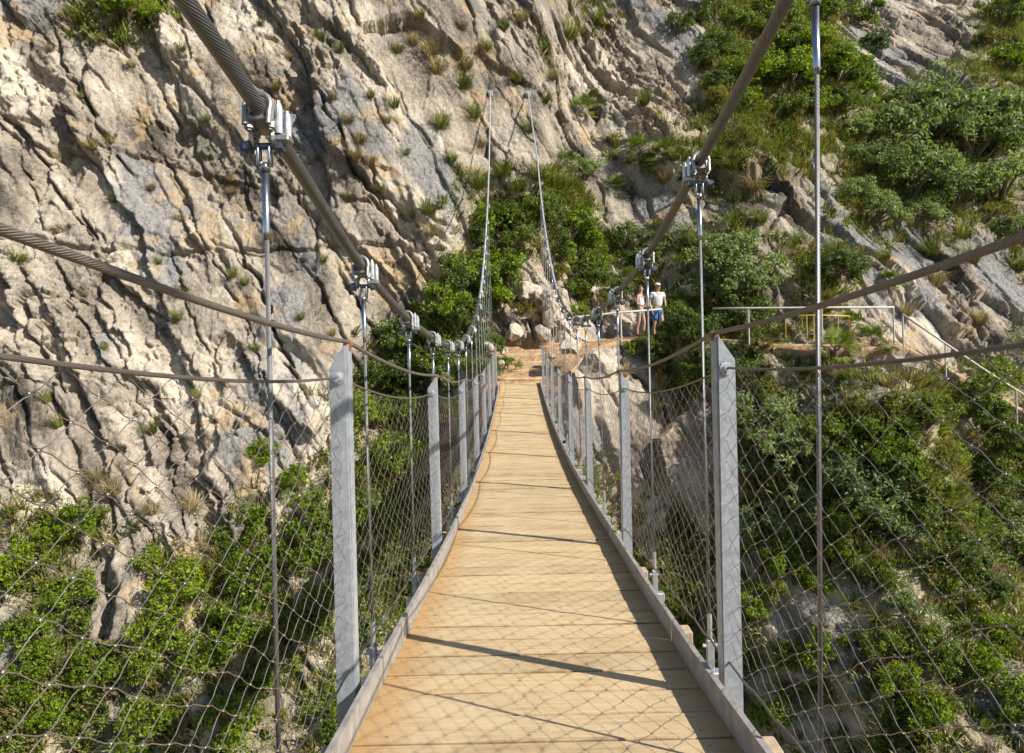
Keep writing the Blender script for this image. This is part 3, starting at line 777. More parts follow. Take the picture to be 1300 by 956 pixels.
# ground cover nobody could count: grass and low herbs, one object each
slope_ok = Nf[:, 2] * np.sign(-Nf[:, 1] + 1e-9)
w_ = np.clip(veg.ravel() - 0.30, 0, 1) * (1 - pathm.ravel()) * (0.35 + 0.65 * (Nf[:, 2] * np.where(Nf[:, 1] > 0, -1, 1) > 0.12))
patch = sstep(-0.25, 0.25, fbm(Xb * 1.3, Tc * 1.3, 4, 301)).ravel()
inview = (ppx > -80) & (ppx < 1380) & (ppy > -80) & (ppy < 1040) & visible
w_ = w_ * (0.25 + patch) * inview
w_ /= w_.sum()
def cover(name, n, mk, mat, label, cat, seed):
    r_ = np.random.default_rng(seed)
    ids = r_.choice(len(w_), n, p=w_)
    v, f = mk(P[ids], Nf[ids], r_)
    o = link_mesh(name, v, f, MT[mat]); tag(o, label, cat, kind='stuff'); return o
def mk_grass(h, wd, nb):
    def mk(B, N_, r_):
        N_ = np.where(N_[:, 1:2] > 0, -N_, N_)
        B = np.repeat(B, nb, 0) ; N_ = np.repeat(N_, nb, 0); n = len(B)
        B = B + r_.normal(0, 0.07, (n, 3)) * np.array([1, .3, .6])
        up_ = np.array([0, 0, 1.0]) * 0.75 + N_ * 0.35 + r_.normal(0, 0.33, (n, 3)); up_ /= np.linalg.norm(up_, axis=1, keepdims=True)
        side = np.cross(up_, r_.normal(size=(n, 3))); side /= np.linalg.norm(side, axis=1, keepdims=True)
        hh = h * r_.uniform(0.4, 1.2, (n, 1))
        dr = N_ * hh * 0.35 - np.array([0, 0, 0.12]) * hh
        v = np.stack([B - side * wd / 2 - up_ * .04, B + side * wd / 2 - up_ * .04, B + up_ * hh * 0.6 + side * wd * .4, B + up_ * hh + dr], 1).reshape(-1, 3)
        return v, np.arange(n * 4).reshape(-1, 4)
    return mk
def mk_herb(L, nb):
    def mk(B, N_, r_):
        N_ = np.where(N_[:, 1:2] > 0, -N_, N_)
        B = np.repeat(B, nb, 0); N_ = np.repeat(N_, nb, 0); n = len(B)
        B = B + r_.normal(0, 0.13, (n, 3)) + N_ * r_.uniform(0, 0.2, (n, 1))
        return leaves_mesh(B, N_ + np.array([0, 0, .5]), L, L * 0.45, 0.8)
    return mk
cover('green_grass', 6500, mk_grass(0.34, 0.018, 14), 'grass', 'green grass covering the ledges of the gorge wall', 'grass', 5)
cover('dry_grass', 8500, mk_grass(0.30, 0.016, 12), 'dry', 'dry yellow grass between the shrubs and rocks', 'dry grass', 6)
cover('low_herbs', 6500, mk_herb(0.075, 26), 'mid', 'low green herbs and scrub spreading over the slope', 'scrub', 8)
cover('low_scrub', 5500, mk_herb(0.08, 26), 'lime', 'low bright green scrub filling gaps between shrubs', 'scrub', 9)

# ------------------------------------------------------------------ suspension footbridge
def deckz(y): return -1.565 + 0.006 * (y - 10.3) ** 2
def sw(y): return -0.026 * float(np.clip((4.6 - y) / 2.2, 0, 1))
def deckang(y): return math.atan(0.012 * (y - 10.3))
bridge = empty('suspension_footbridge', (0, 10.3, deckz(10.3)))
tag(bridge, 'narrow suspension footbridge with timber deck, wire net sides and thick steel cables', 'footbridge')
bpy.context.view_layer.update()
BI = Matrix.Translation(-Vector((0, 10.3, deckz(10.3))))
def part(o, parent=bridge):
    """world-space mesh becomes a child of the bridge without moving"""
    o.parent = parent
    if parent is bridge: o.matrix_parent_inverse = BI
    return o
# planks
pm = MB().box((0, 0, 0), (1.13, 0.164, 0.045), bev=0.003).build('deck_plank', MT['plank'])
first_ = True; y = 1.35; PITCH = 0.1725; end_y = 18.62
while y < end_y:
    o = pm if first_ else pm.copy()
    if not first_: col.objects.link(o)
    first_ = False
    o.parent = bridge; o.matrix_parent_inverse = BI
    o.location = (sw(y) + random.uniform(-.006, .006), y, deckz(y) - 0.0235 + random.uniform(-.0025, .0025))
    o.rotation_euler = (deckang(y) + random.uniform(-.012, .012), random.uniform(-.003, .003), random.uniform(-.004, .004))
    y += PITCH
nb_ = MB(); y = 1.35 - PITCH
while y > -3.5:
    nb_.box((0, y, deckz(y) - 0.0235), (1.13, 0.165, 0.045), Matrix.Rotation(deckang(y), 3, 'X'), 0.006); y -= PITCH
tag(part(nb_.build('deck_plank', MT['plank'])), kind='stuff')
# stringers under the planks and cross beams
st = MB()
for sx in (-0.45, 0.45):
    yy = np.arange(-3.4, 18.7, 1.0)
    for a_, b_ in zip(yy[:-1], yy[1:]):
        p1 = Vector((sx, a_, deckz(a_) - 0.10)); p2 = Vector((sx, b_, deckz(b_) - 0.10))
        st.box((p1 + p2) / 2, (0.07, (p2 - p1).length - 0.004, 0.10), Matrix.Rotation(math.atan2(p2.z - p1.z, p2.y - p1.y), 3, 'X'))
part(st.build('stringer', MT['beam']))
bm_ = MB().box((0, 0, 0), (1.50, 0.09, 0.08), bev=0.006).build('cross_beam', MT['beam']); first_ = True
for k in range(-3, 17):
    yk = -0.06 + 1.135 * k
    o = bm_ if first_ else bm_.copy()
    if not first_: col.objects.link(o)
    first_ = False; o.parent = bridge; o.matrix_parent_inverse = BI; o.location = (0, yk + 0.02, deckz(yk) - 0.197)
# kerbs, two metre lengths
for sx in (-1, 1):
    for k in range(-3, 8):
        ya = 2.76 + 1.98 * k; yb = min(ya + 1.98, 18.6)
        mb = MB(); seg = 6
        for i in range(seg):
            y1 = ya + 0.006 + (yb - ya - 0.012) * i / seg; y2 = ya + 0.006 + (yb - ya - 0.012) * (i + 1) / seg
            L4 = []
            for yy in (y1, y2):
                for dx, dz in ((0, 0.002), (0.018, 0.002), (0.018, 0.088), (0, 0.088)):
                    L4.append((sw(yy) + sx * (0.545 + dx), yy, deckz(yy) + dz))
            fs = [(0, 1, 5, 4), (1, 2, 6, 5), (2, 3, 7, 6), (3, 0, 4, 7)]
            if i == 0: fs.append((0, 3, 2, 1))
            if i == seg - 1: fs.append((4, 5, 6, 7))
            if sx < 0: fs = [f[::-1] for f in fs]
            mb.add(L4, fs)
        # joint bolt plate
        mb.box((sx * 0.5435, ya + 0.06, deckz(ya) + 0.05), (0.004, 0.03, 0.03)); mb.cyl((sx * 0.541, ya + 0.06, deckz(ya) + 0.05), (sx * 0.535, ya + 0.06, deckz(ya) + 0.05), 0.008, 6)
        part(mb.build('kerb', MT['kerb']))
# railing posts : L-section, sloped top, bolt with washer
def pf(k): return 1.018 if k == 1 else (0.99 if k == 2 else (0.965 if k > 2 else 1.0))
def post_mesh(sx):
    mb = MB(); xi, xo = 0.597, 0.657; t = 0.008; H = 1.155; zb = -0.16; ch = 0.078
    def prism(poly, y0, y1):
        n = len(poly); vs = [(sx * p[0], y0, p[1]) for p in poly] + [(sx * p[0], y1, p[1]) for p in poly]
        fs = [tuple(range(n)), tuple(range(2 * n - 1, n - 1, -1))] + [(i, i + n, (i + 1) % n + n, (i + 1) % n) for i in range(n)]
        if sx < 0: fs = [f[::-1] for f in fs]
        mb.add(vs, fs)
    prism([(xi, zb), (xo, zb), (xo, H - ch), (xi + t, H)], 0, t)              # front flange
    prism([(xi, zb), (xi + t - .0005, zb), (xi + t - .0005, H), (xi, H)], t + .0005, 0.062)      # side flange
    prism([(xi, zb), (xi, H), (xi + t, H), (xi + t, zb)], 0.0006, t) if False else None
    return mb
post_protos = {}
RS = {}
NP = range(-1, 9)
for sx in (-1, 1):
    pr = post_mesh(sx).build('railing_post', MT['post'])
    b = MB()
    zb = 1.155 - 0.105
    b.cyl((sx * 0.627, -0.002, zb), (sx * 0.627, -0.007, zb), 0.021, 16)
    b.cyl((sx * 0.627, -0.007, zb), (sx * 0.627, -0.026, zb), 0.013, 6)
    b.cyl((sx * 0.627, 0.009, zb), (sx * 0.627, 0.024, zb), 0.013, 6)
    bo = b.build('bolt', MT['galv'])
    c_ = MB(); c_.cyl((sx * 0.601, 0.02, 1.157), (sx * 0.601, 0.055, 1.157), 0.014, 10); c_.box((sx * 0.601, 0.037, 1.146), (0.016, 0.03, 0.018))
    cl = c_.build('cable_clip', MT['rust'])
    for j, k in enumerate(NP):
        yk = -0.06 + 2.27 * k
        p_ = pr if j == 0 else pr.copy(); q_ = bo if j == 0 else bo.copy(); r_ = cl if j == 0 else cl.copy()
        for o in (p_, q_, r_):
            if j: col.objects.link(o)
        p_.parent = bridge; p_.matrix_parent_inverse = BI
        p_.location = (sw(yk), yk, deckz(yk)); q_.parent = p_; r_.parent = p_
        p_.scale = (1, 1, pf(k))
        p_.rotation_euler = (0, random.uniform(-.006, .006) if k != 1 else 0, 0)

def ptop(k): yk = -0.06 + 2.27 * k; return yk, deckz(yk) + 1.155 * pf(k)
def rope_line(y, drop, sag):
    k = math.floor((y + 0.06) / 2.27); k = max(-1, min(7, k))
    ya, za = ptop(k); yb, zb = ptop(k + 1); u = (y - ya) / (yb - ya)
    return za + (zb - za) * u - drop - 4 * sag * u * (1 - u)
# handrail cables and net edge cables
for sx in (-1, 1):
    ys = np.arange(-2.33, 18.4, 0.0757)
    pts = [(sw(y) + sx * 0.601, y, rope_line(y - 0.037, -0.008, 0.035)) for y in ys]
    part(MB().tube(pts, 0.0072, 10).build('handrail_cable', MT['handrail'], smooth=True))
    pts = [(sw(y) + sx * 0.627, y, rope_line(y, 0.105, 0.052)) for y in ys]
    part(MB().tube(pts, 0.0040, 8).build('net_edge_cable', MT['handrail'], smooth=True))
    pts = [(sw(y) + sx * (0.627 - 0.012), y, deckz(y) + 0.115 + 0.005 * math.sin(y * 26.6)) for y in ys]
    part(MB().tube(pts, 0.0040, 8).build('net_edge_cable', MT['handrail'], smooth=True))
# wire net: interlocked wavy strands
def net(sx):
    rows = 26; cell = 0.134; half = cell / 2
    y0, y1 = -2.2, 18.3
    n = int((y1 - y0) / half)
    sub = 4
    tri = [0.0, 0.33, 0.5, 0.67]
    allv = []; allf = []; base = 0
    rg = np.random.default_rng(11)
    jit = 0.010 * np.cumsum(rg.normal(size=(rows + 2, n + 2)), 1) * 0
    ys = []; ph = []
    for i in range(n):
        for s_ in range(sub):
            ys.append(y0 + (i + s_ / sub) * half); 
            u = s_ / sub
            w__ = [0.0, 0.17, 0.5, 0.83][s_]
            ph.append(w__ if i % 2 == 0 else 1 - w__)
    ys = np.array(ys); ph = np.array(ph)
    top = np.array([rope_line(y, 0.108, 0.052) for y in ys]); bot = deckz(ys) + 0.117
    for r0 in range(rows):
        p_ = ph if r0 % 2 == 0 else 1 - ph
        s1 = (r0 + 0.035 + p_ * 0.93) / rows
        wob = 0.004 * np.sin(ys * 3.1 + r0) 
        rr_ = r0 + p_
        z = top + (bot - top) * s1 + 0.004 * np.sin(ys * 4.1 + 1.3 * rr_) * np.sin(math.pi * s1) + 0.0025 * np.sin(ys * 11.3 + 0.7 * rr_)
        x = -0.026 * np.clip((4.6 - ys) / 2.2, 0, 1) + sx * (0.627 + 0.006 * np.sin(ys * 2.3 + r0 * 0.9) + 0.0007 * np.cos(math.pi * np.round((ys - y0) / half))) - sx * 0.01 * s1
        C_ = np.stack([x, ys, z], 1); m_ = len(C_)
        T = np.gradient(C_, axis=0); T /= np.linalg.norm(T, axis=1, keepdims=True)
        A_ = np.array([sx, 0, 0.0]); Bv = np.cross(T, A_); Bv /= np.linalg.norm(Bv, axis=1, keepdims=True)
        rad = 0.0010
        ring = [C_ + (A_ * math.cos(q) + Bv * math.sin(q)) * rad for q in (0, 2 * math.pi / 4, math.pi, 3 * math.pi / 2)]
        v = np.stack(ring, 1).reshape(-1, 3)
        i0 = (np.arange(m_ - 1) * 4)[:, None]
        for k in range(4):
            k2 = (k + 1) % 4
            allf.append(np.concatenate([i0 + k, i0 + k2, i0 + 4 + k2, i0 + 4 + k], 1) + base)
        allv.append(v); base += len(v)
        # ferrules where neighbouring strands meet
        if r0 < rows - 1:
            nodes = [i for i in range(n) if (i % 2 == 1) == (r0 % 2 == 0)]
            yy = y0 + np.array(nodes) * half
            tt = np.interp(yy, ys, top); bb = np.interp(yy, ys, bot); zz = tt + (bb - tt) * ((r0 + 1) / rows) + 0.004 * np.sin(yy * 4.1 + 1.3 * (r0 + 1)) * math.sin(math.pi * (r0 + 1) / rows) + 0.0025 * np.sin(yy * 11.3 + 0.7 * (r0 + 1))
            xx = -0.026 * np.clip((4.6 - yy) / 2.2, 0, 1) + sx * 0.627 - sx * 0.01 * (r0 + 1) / rows + 0.006 * sx * np.sin(yy * 2.3 + r0 * 0.9)
            for j in range(len(yy)):
                c = np.array([xx[j], yy[j], zz[j]]); h = (0.0011, 0.0036, 0.0013)
                vv = [c + np.array([a1 * h[0], b1 * h[1], c1 * h[2]]) for a1 in (-1, 1) for b1 in (-1, 1) for c1 in (-1, 1)]
                allv.append(np.array(vv)); allf.append(np.array([(0, 1, 3, 2), (4, 6, 7, 5), (0, 4, 5, 1), (2, 3, 7, 6), (0, 2, 6, 4), (1, 5, 7, 3)]) + base); base += 8
    return link_mesh('wire_net', np.concatenate(allv), np.concatenate(allf), MT['mesh'])
for sx in (-1, 1): part(net(sx))

# main cables through the clamp points, up to their rock anchors
LP = [(-0.69, 1.70, 0.578), (-0.705, 2.84, 0.321), (-0.70, 3.98, 0.148), (-0.70, 5.12, 0.02), (-0.70, 6.26, -0.05), (-0.705, 7.40, -0.045), (-0.705, 8.54, 0.02), (-0.70, 9.68, 0.18), (-0.705, 10.82, 0.38), (-0.715, 11.96, 0.62),
      (-0.73, 13.0, 0.88), (-0.75, 14.1, 1.22), (-0.765, 15.2, 1.66), (-0.77, 16.2, 2.10), (-0.775, 17.2, 2.60), (-0.78, 18.2, 3.16), (-0.785, 19.3, 3.82), (-0.785, 20.3, 4.53), (-0.79, 21.3, 5.33)]
RP = [(0.688, 1.70, 0.955), (0.70, 2.84, 0.713), (0.697, 3.98, 0.475), (0.69, 5.12, 0.32), (0.68, 6.26, 0.215), (0.68, 7.40, 0.19), (0.69, 8.54, 0.235), (0.699, 9.68, 0.335), (0.705, 10.82, 0.49), (0.715, 11.96, 0.70),
      (0.705, 13.0, 1.02), (0.70, 14.1, 1.42), (0.71, 15.2, 1.86), (0.712, 16.2, 2.37), (0.712, 17.2, 2.90), (0.715, 18.2, 3.5), (0.722, 19.3, 4.18), (0.724, 20.3, 4.93), (0.727, 21.3, 5.75)]
anchorL = hit(623, 116)[0]; anchorR = hit(670, 117.5)[0]
def spline(pts, n=10):
    pts = [Vector(p) for p in pts]; out = []
    for i in range(len(pts) - 1):
        p0 = pts[max(i - 1, 0)]; p1 = pts[i]; p2 = pts[i + 1]; p3 = pts[min(i + 2, len(pts) - 1)]
        for j in range(n):
            t = j / n
            out.append(0.5 * ((2 * p1) + (-p0 + p2) * t + (2 * p0 - 5 * p1 + 4 * p2 - p3) * t * t + (-p0 + 3 * p1 - 3 * p2 + p3) * t ** 3))
    out.append(pts[-1]); return out
def smooth_pts(pts):
    a_ = np.array(pts, float)
    for _ in range(2): a_[3:-1] = 0.25 * a_[2:-2] + 0.5 * a_[3:-1] + 0.25 * a_[4:] if len(a_[4:]) == len(a_[3:-1]) else a_[3:-1]
    return [tuple(v) for v in a_]
RC = 0.020
MT['cablepale'] = mat_rope('pale_galvanised_rope', (0.42, 0.44, 0.45), (0.58, 0.60, 0.61), 20, 0.34, 0.4, 0.45, 0.6, 0.003)
cabs = {}
for sx, pts, anc_, pre in ((-1, LP, anchorL, [(-0.71, -4, 2.75), (-0.71, -1.5, 1.55), (-0.708, 0.3, 0.93)]), (1, RP, anchorR, [(0.70, -4, 3.25), (0.70, -1.5, 2.0), (0.70, 0.3, 1.30)])):
    pts = smooth_pts(pts)
    last = Vector(pts[-1]); av = Vector(anc_) + Vector((0, -0.15, 0))
    # far span: a gentle curve up to the eye at the rock
    far = [last.lerp(av, u) - Vector((0, 0, 1)) * 4 * 0.10 * u * (1 - u) for u in (0.33, 0.66)] + [av]
    path = spline(pre + pts + far, 10)
    nsp = next(i for i, q in enumerate(path) if q[1] > 12.5)
    part(MB().tube(path[:nsp + 1], RC, 16).build('main_cable', MT['cable'], smooth=True))
    part(MB().tube(path[nsp:], 0.023, 12).build('main_cable', MT['cablepale'], smooth=True))
    cabs[sx] = (pts, av)
    # anchor plate on the rock
    m_ = MB(); m_.box(av + Vector((0, 0.12, 0)), (0.17, 0.05, 0.22), bev=0.01)
    for bx, bz in ((-.06, -.08), (.06, -.08), (-.06, .08), (.06, .08)):
        m_.cyl(av + Vector((bx, 0.09, bz)), av + Vector((bx, 0.05, bz)), 0.02, 6)
    m_.cyl(av + Vector((-.07, 0.02, 0)), av + Vector((.07, 0.02, 0)), 0.025, 8); m_.box(av + Vector((-.05, .05, 0)), (0.02, 0.12, 0.1)); m_.box(av + Vector((.05, .05, 0)), (0.02, 0.12, 0.1))
    part(m_.build('rock_anchor', MT['galv']))

# clamp: two U-bolts over the cable, saddle, long nuts, crossing pin and fork
def clamp_meshes(sx, slope):
    """local frame: origin on cable axis; cable runs along local (0, cos, sin)"""
    Rm = Matrix.Rotation(slope, 3, 'X')
    g = MB(); g2 = MB()
    def P_(x, y, z): return Rm @ Vector((x, y, z))
    for dy in (-0.022, 0.022):
        arc = []
        for i in range(13):
            an = math.pi * i / 12
            arc.append(P_(0.030 * math.cos(an), dy, 0.030 * math.sin(an) + 0.004))
        arc = [P_(0.030, dy, -0.058)] + arc + [P_(-0.030, dy, -0.058)]
        g.tube(arc, 0.0078, 8)
        for s2 in (-1, 1):
            g.cyl(P_(s2 * 0.030, dy, -0.036), P_(s2 * 0.030, dy, -0.052), 0.0145, 6)
    # bow plate (wide eye strap) facing the walker
    strap = []
    for i in range(15):
        an = math.radians(-20 + 220 * i / 14)
        strap.append(P_(0.037 * math.cos(an), -0.046, 0.040 * math.sin(an)))
    g.tube([P_(0.034, -0.046, -0.052)] + strap + [P_(-0.034, -0.046, -0.052)], 0.0085, 8)
    g.box(P_(0, 0, -0.030), (0.082, 0.088, 0.014), Rm, 0.003)          # saddle plate
    g.cyl(P_(0, -0.042, -0.014), P_(0, 0.042, -0.014), 0.016, 10)
    for s2 in (-1, 1):                                                 # eye rings beside the pin
        ring = [Vector((s2 * 0.030, 0.020 * math.cos(q) , -0.062 + 0.020 * math.sin(q))) for q in [2 * math.pi * i / 12 for i in range(13)]]
        g.tube(ring, 0.0075, 6)
    # tall bright threaded sleeves standing beside the cable
    for k, (dx, dy, h) in enumerate(((0.047, -0.012, 0.074), (0.058, 0.028, 0.058))):
        x = -sx * dx
        g2.cyl((x, dy, -0.055), (x, dy, h - 0.055), 0.0120, 12)
        g2.cyl((x, dy, h - 0.055), (x, dy, h - 0.048), 0.010, 6)
        g2.cyl((x, dy, h - 0.048), (x, dy, h - 0.038), 0.006, 8)
    g.box((-sx * 0.050, 0.005, -0.066), (0.052, 0.050, 0.020), bev=0.004)
    cl = g.build('clamp', MT['steel'], smooth=False); sl_ = g2.build('sleeve', MT['galv'])
    d = MB()
    d.cyl((-0.052, 0, -0.085), (0.052, 0, -0.085), 0.010, 10)          # pin
    for s2 in (-1, 1):
        d.cyl((s2 * 0.044, 0, -0.085), (s2 * 0.057, 0, -0.085), 0.0175, 6)
        d.cyl((s2 * 0.036, 0, -0.085), (s2 * 0.043, 0, -0.085), 0.021, 12)
    d.cyl((sx * 0.057, 0, -0.085), (sx * 0.068, 0, -0.085), 0.012, 8)
    d.cyl((sx * 0.064, 0, -0.085), (sx * 0.072, 0.004, -0.108), 0.0025, 5)
    pin = d.build('pin', MT['bluebolt'])
    s_ = MB()
    for s2 in (-1, 1): s_.box((s2 * 0.014, 0, -0.100), (0.007, 0.026, 0.055), bev=0.002)
    s_.cyl((0, 0, -0.118), (0, 0, -0.14), 0.013, 12); s_.tube([(0, 0, -0.14), (0, 0, -0.29), (0, 0, -0.31)], [0.0092, 0.0092, 0.007], 12)
    sk = s_.build('socket', MT['polish'], smooth=True)
    for p in sk.data.polygons: p.use_smooth = len(p.vertices) == 4
    return cl, pin, sl_, sk
for sx in (-1, 1):
    pts, av = cabs[sx]
    near = None
    for k, p in enumerate(pts[:17]):
        a0 = Vector(pts[max(k - 1, 0)]); a1 = Vector(pts[k + 1]); sl = math.atan2(a1.z - a0.z, a1.y - a0.y)
        p = Vector(p)
        zb = deckz(min(p.y, 18.3)) - 0.02
        xo_ = sx * (0.70 if k else (0.655 if sx > 0 else 0.692))
        L = p.z - 0.30 - zb
        if L < 0.2: L = 0.2
        h = MB().tube([(0, 0, -0.30), (xo_ - p.x, 0, -0.30 - L)], 0.0058, 10)
        ho = h.build('hanger', MT['rope'], smooth=True)
        ho.parent = bridge; ho.matrix_parent_inverse = BI; ho.location = p
        for qi, q in enumerate(clamp_meshes(sx, sl)):
            q.parent = ho
            if qi < 3: q.scale = (0.86, 0.9, 0.9)
        # lower fork and steel hanger bar under the deck
        f2 = MB(); e_ = Vector((xo_ - p.x, 0, -0.30 - L))
        f2.cyl(e_ + Vector((0, 0, 0.10)), e_ + Vector((0, 0, -0.02)), 0.010, 10)
        f2.box(e_ + Vector((0, 0, -0.07)), (0.030, 0.022, 0.13), bev=0.003)
        f2.cyl(e_ + Vector((-.03, 0, -0.03)), e_ + Vector((.03, 0, -0.03)), 0.009, 8)
        fo = f2.build('lower_fork', MT['galv']); fo.parent = ho
for k in range(17):
    yk = min(1.70 + 1.14 * k, 18.3)
    if 1.70 + 1.14 * k > 18.5: break
    part(MB().box((0, yk, deckz(yk) - 0.180), (1.50, 0.05, 0.05), bev=0.004).build('hanger_bar', MT['galv']))

# ------------------------------------------------------------------ path: steps, railings, rocks
def ter(px_, py_): return hit(px_, py_)[0]
def rockmesh(dim, seed, n=5, sub=4):
    import bmesh
    bm = bmesh.new(); bmesh.ops.create_icosphere(bm, subdivisions=sub, radius=1)
    V_ = np.array([v.co[:] for v in bm.verts])
    rg = np.random.default_rng(seed)
    R_ = np.ones(len(V_))
    for i in range(26):                                  # chop flat faces
        d = rg.normal(size=3); d /= np.linalg.norm(d); c = rg.uniform(0.38, 0.72)
        dp = V_ @ d; R_ = np.where(dp > c * 0.99, np.minimum(R_, c / np.maximum(dp, 1e-3)), R_)
    V_ = V_ * R_[:, None]
    V_ += 0.11 * np.stack([fbm(V_[:, 1] * 3 + seed, V_[:, 2] * 3, 4, seed), fbm(V_[:, 0] * 3, V_[:, 2] * 3 + 5, 4, seed + 1), fbm(V_[:, 0] * 3, V_[:, 1] * 3 + seed, 4, seed + 2)], 1)
    V_ *= np.array(dim)
    fs = [[v.index for v in f.verts] for f in bm.faces]; bm.free()
    return V_, fs
def boulder(loc, dim, seed, label, rotz=0.0):
    v, f = rockmesh(dim, seed)
    o = link_mesh('boulder', v, f, MT['rockthing']); o.location = loc; o.rotation_euler = (0, 0, rotz)
    tag(o, label, 'boulder'); return o
rk = NT('loose_limestone'); vv = rk.coord()
fn = rk.noise(vv, 9, 8, 0.75)
cc = rk.ramp(fn, [(0.3, (0.22, 0.17, 0.12)), (0.5, (0.50, 0.42, 0.32)), (0.7, (0.64, 0.56, 0.45))])
rk.bsdf(cc, 0.92, 0, rk.bump(fn, 0.9, 0.06), 0.2); MT['rockthing'] = rk.m

steps = [(18.72, -1.21, 1.5), (19.25, -1.02, 1.55), (19.85, -0.82, 1.6), (20.5, -0.60, 1.6), (21.1, -0.38, 1.7)]
OD = ['lowest timber-edged earth step at the far end of the deck', 'second earth step up from the far end of the deck', 'third earth step up from the far end of the deck', 'fourth earth step up from the far end of the deck', 'topmost earth step before the path turns right']
for i, (y_, z_, wd) in enumerate(steps):
    e = empty('trail_step', (0.05, y_, z_ - 0.15))
    tag(e, OD[i], 'step', 'earth steps at the end of the deck')
    m_ = MB().tube([(-wd / 2, 0, 0.09), (-wd / 4, random.uniform(-.02, .02), 0.095), (wd / 4, random.uniform(-.02, .02), 0.09), (wd / 2, 0, 0.095)], [0.05, 0.055, 0.05, 0.055], 10)
    lg = m_.build('log', MT['log'], e, smooth=True)
    v, f = rockmesh((wd / 2, 0.36, 0.13), 50 + i, sub=4)
    tr = link_mesh('tread', v + np.array([0, 0.34, 0.02]), f, MT['log'], e)
for (bx, by, px_, dm, sd_, lb, rz_) in (
    (672, 372, 21.9, (0.95, 0.6, 0.62), 3, 'large pale boulder above the steps at the far end of the deck', 0.3),
    (697, 402, 21.6, (0.45, 0.5, 0.85), 5, 'tall upright pale rock right of the top earth step', 0.1),
    (650, 405, 21.7, (0.5, 0.4, 0.55), 7, 'pale split rock face left behind the top earth step', -0.2),
    (622, 442, 19.3, (0.22, 0.5, 0.26), 9, 'pale rock beside the left end of the deck', 0.0),
    (722, 440, 19.3, (0.65, 0.55, 0.5), 11, 'rounded pale boulder right of the far deck end, under the path', 0.5),
    (760, 462, 18.6, (0.75, 0.5, 0.75), 13, 'big pale boulder below the path behind the second right post', 0.2),
    (715, 385, 22.4, (0.4, 0.5, 0.9), 15, 'leaning pale slab behind the right main cable bend', -0.4),
    (652, 424, 21.2, (0.50, 0.40, 0.42), 21, 'brownish broken rock left behind the earth steps', 0.2),
    (690, 424, 21.4, (0.48, 0.42, 0.45), 23, 'pale broken rock right behind the earth steps', -0.3),
    (671, 396, 21.9, (0.62, 0.45, 0.55), 25, 'overhanging pale boulder centred above the earth steps', 0.5),
    (636, 462, 19.6, (0.20, 0.24, 0.16), 27, 'small pale stone left of the lowest earth step', 0.4),
    (700, 452, 19.9, (0.24, 0.24, 0.18), 29, 'small pale stone right of the second earth step', 0.9),
    (641, 446, 20.4, (0.24, 0.22, 0.20), 31, 'squat brown stone left of the third earth step', 1.4),
    (880, 372, 23.4, (0.9, 0.5, 0.6), 17, 'pale rock ledge right of the hiker in the cap', 0.0)):
    boulder(Vector(at(bx, by, px_)), dm, sd_, lb, rz_)

def railing(pts, posts, mat, rad, label, ph, cat='railing', extra=None):
    e = empty('path_railing', pts[0])
    tag(e, label, cat)
    inv = Vector(pts[0])
    m_ = MB().tube([Vector(p) - inv for p in pts], rad, 8); m_.build('handrail', mat, e, smooth=True)
    for p in posts:
        p = Vector(p) - inv
        MB().cyl(p, p - Vector((0, 0, ph)), rad * 0.8, 8).build('railing_post', mat, e)
W = lambda x, y, d: tuple(at(x, y, d))
railing([W(690, 409, 21.5), W(733, 402.5, 21.8), W(790, 396.5, 22.0), W(840, 392.5, 22.1)], [W(733, 402.5, 21.8), W(788, 396.7, 22.0), W(838, 392.6, 22.1)], MT['rail'], 0.034, 'cream pipe railing in front of the two hikers', 1.05)
railing([W(905, 391.5, 20.6), W(948, 391.3, 20.2), W(1042, 390.5, 19.9), W(1135, 390, 19.8)], [W(950, 391.3, 20.2), W(1043, 390.5, 19.9), W(1134, 390, 19.8)], MT['rail'], 0.030, 'level cream pipe railing along the path behind the nearest right post', 1.08)
railing([W(1146, 399, 19.7), W(1200, 436, 19.5), W(1255, 473, 19.3), W(1330, 520, 19.0)], [W(1146, 399, 19.7), W(1200, 436, 19.5), W(1290, 495, 19.1)], MT['rail'], 0.030, 'cream pipe railing sloping down to the right edge', 0.95)
railing([W(997, 401, 21.6), W(1040, 400, 21.5), W(1079, 401.5, 21.4)], [W(997, 401, 21.6), W(1024, 400.2, 21.5), W(1033, 400, 21.5), W(1056, 400.4, 21.5), W(1064, 401, 21.4), W(1078, 401.5, 21.4)], MT['yrail'], 0.020, 'small ochre railing seen behind the level cream railing', 0.75)

# ------------------------------------------------------------------ hikers
def skin_body(name, J, E, Rr, mat, parent, sub=2):
    me = bpy.data.meshes.new(name); me.from_pydata(J, E, []); me.update()
    o = bpy.data.objects.new(name, me); col.objects.link(o)
    md = o.modifiers.new('s', 'SKIN'); md.use_smooth_shade = True
    for i, r_ in enumerate(Rr):
        sv = me.skin_vertices[0].data[i]
        sv.radius = r_ if hasattr(r_, '__len__') else (r_, r_)
    me.skin_vertices[0].data[0].use_root = True
    sb = o.modifiers.new('u', 'SUBSURF'); sb.levels = sub; sb.render_levels = sub
    bpy.context.view_layer.update()
    dg = bpy.context.evaluated_depsgraph_get()
    m2 = bpy.data.meshes.new_from_object(o.evaluated_get(dg))
    bpy.data.objects.remove(o)
    m2.materials.clear(); m2.materials.append(mat)
    q = bpy.data.objects.new(name, m2); col.objects.link(q); q.parent = parent
    return q
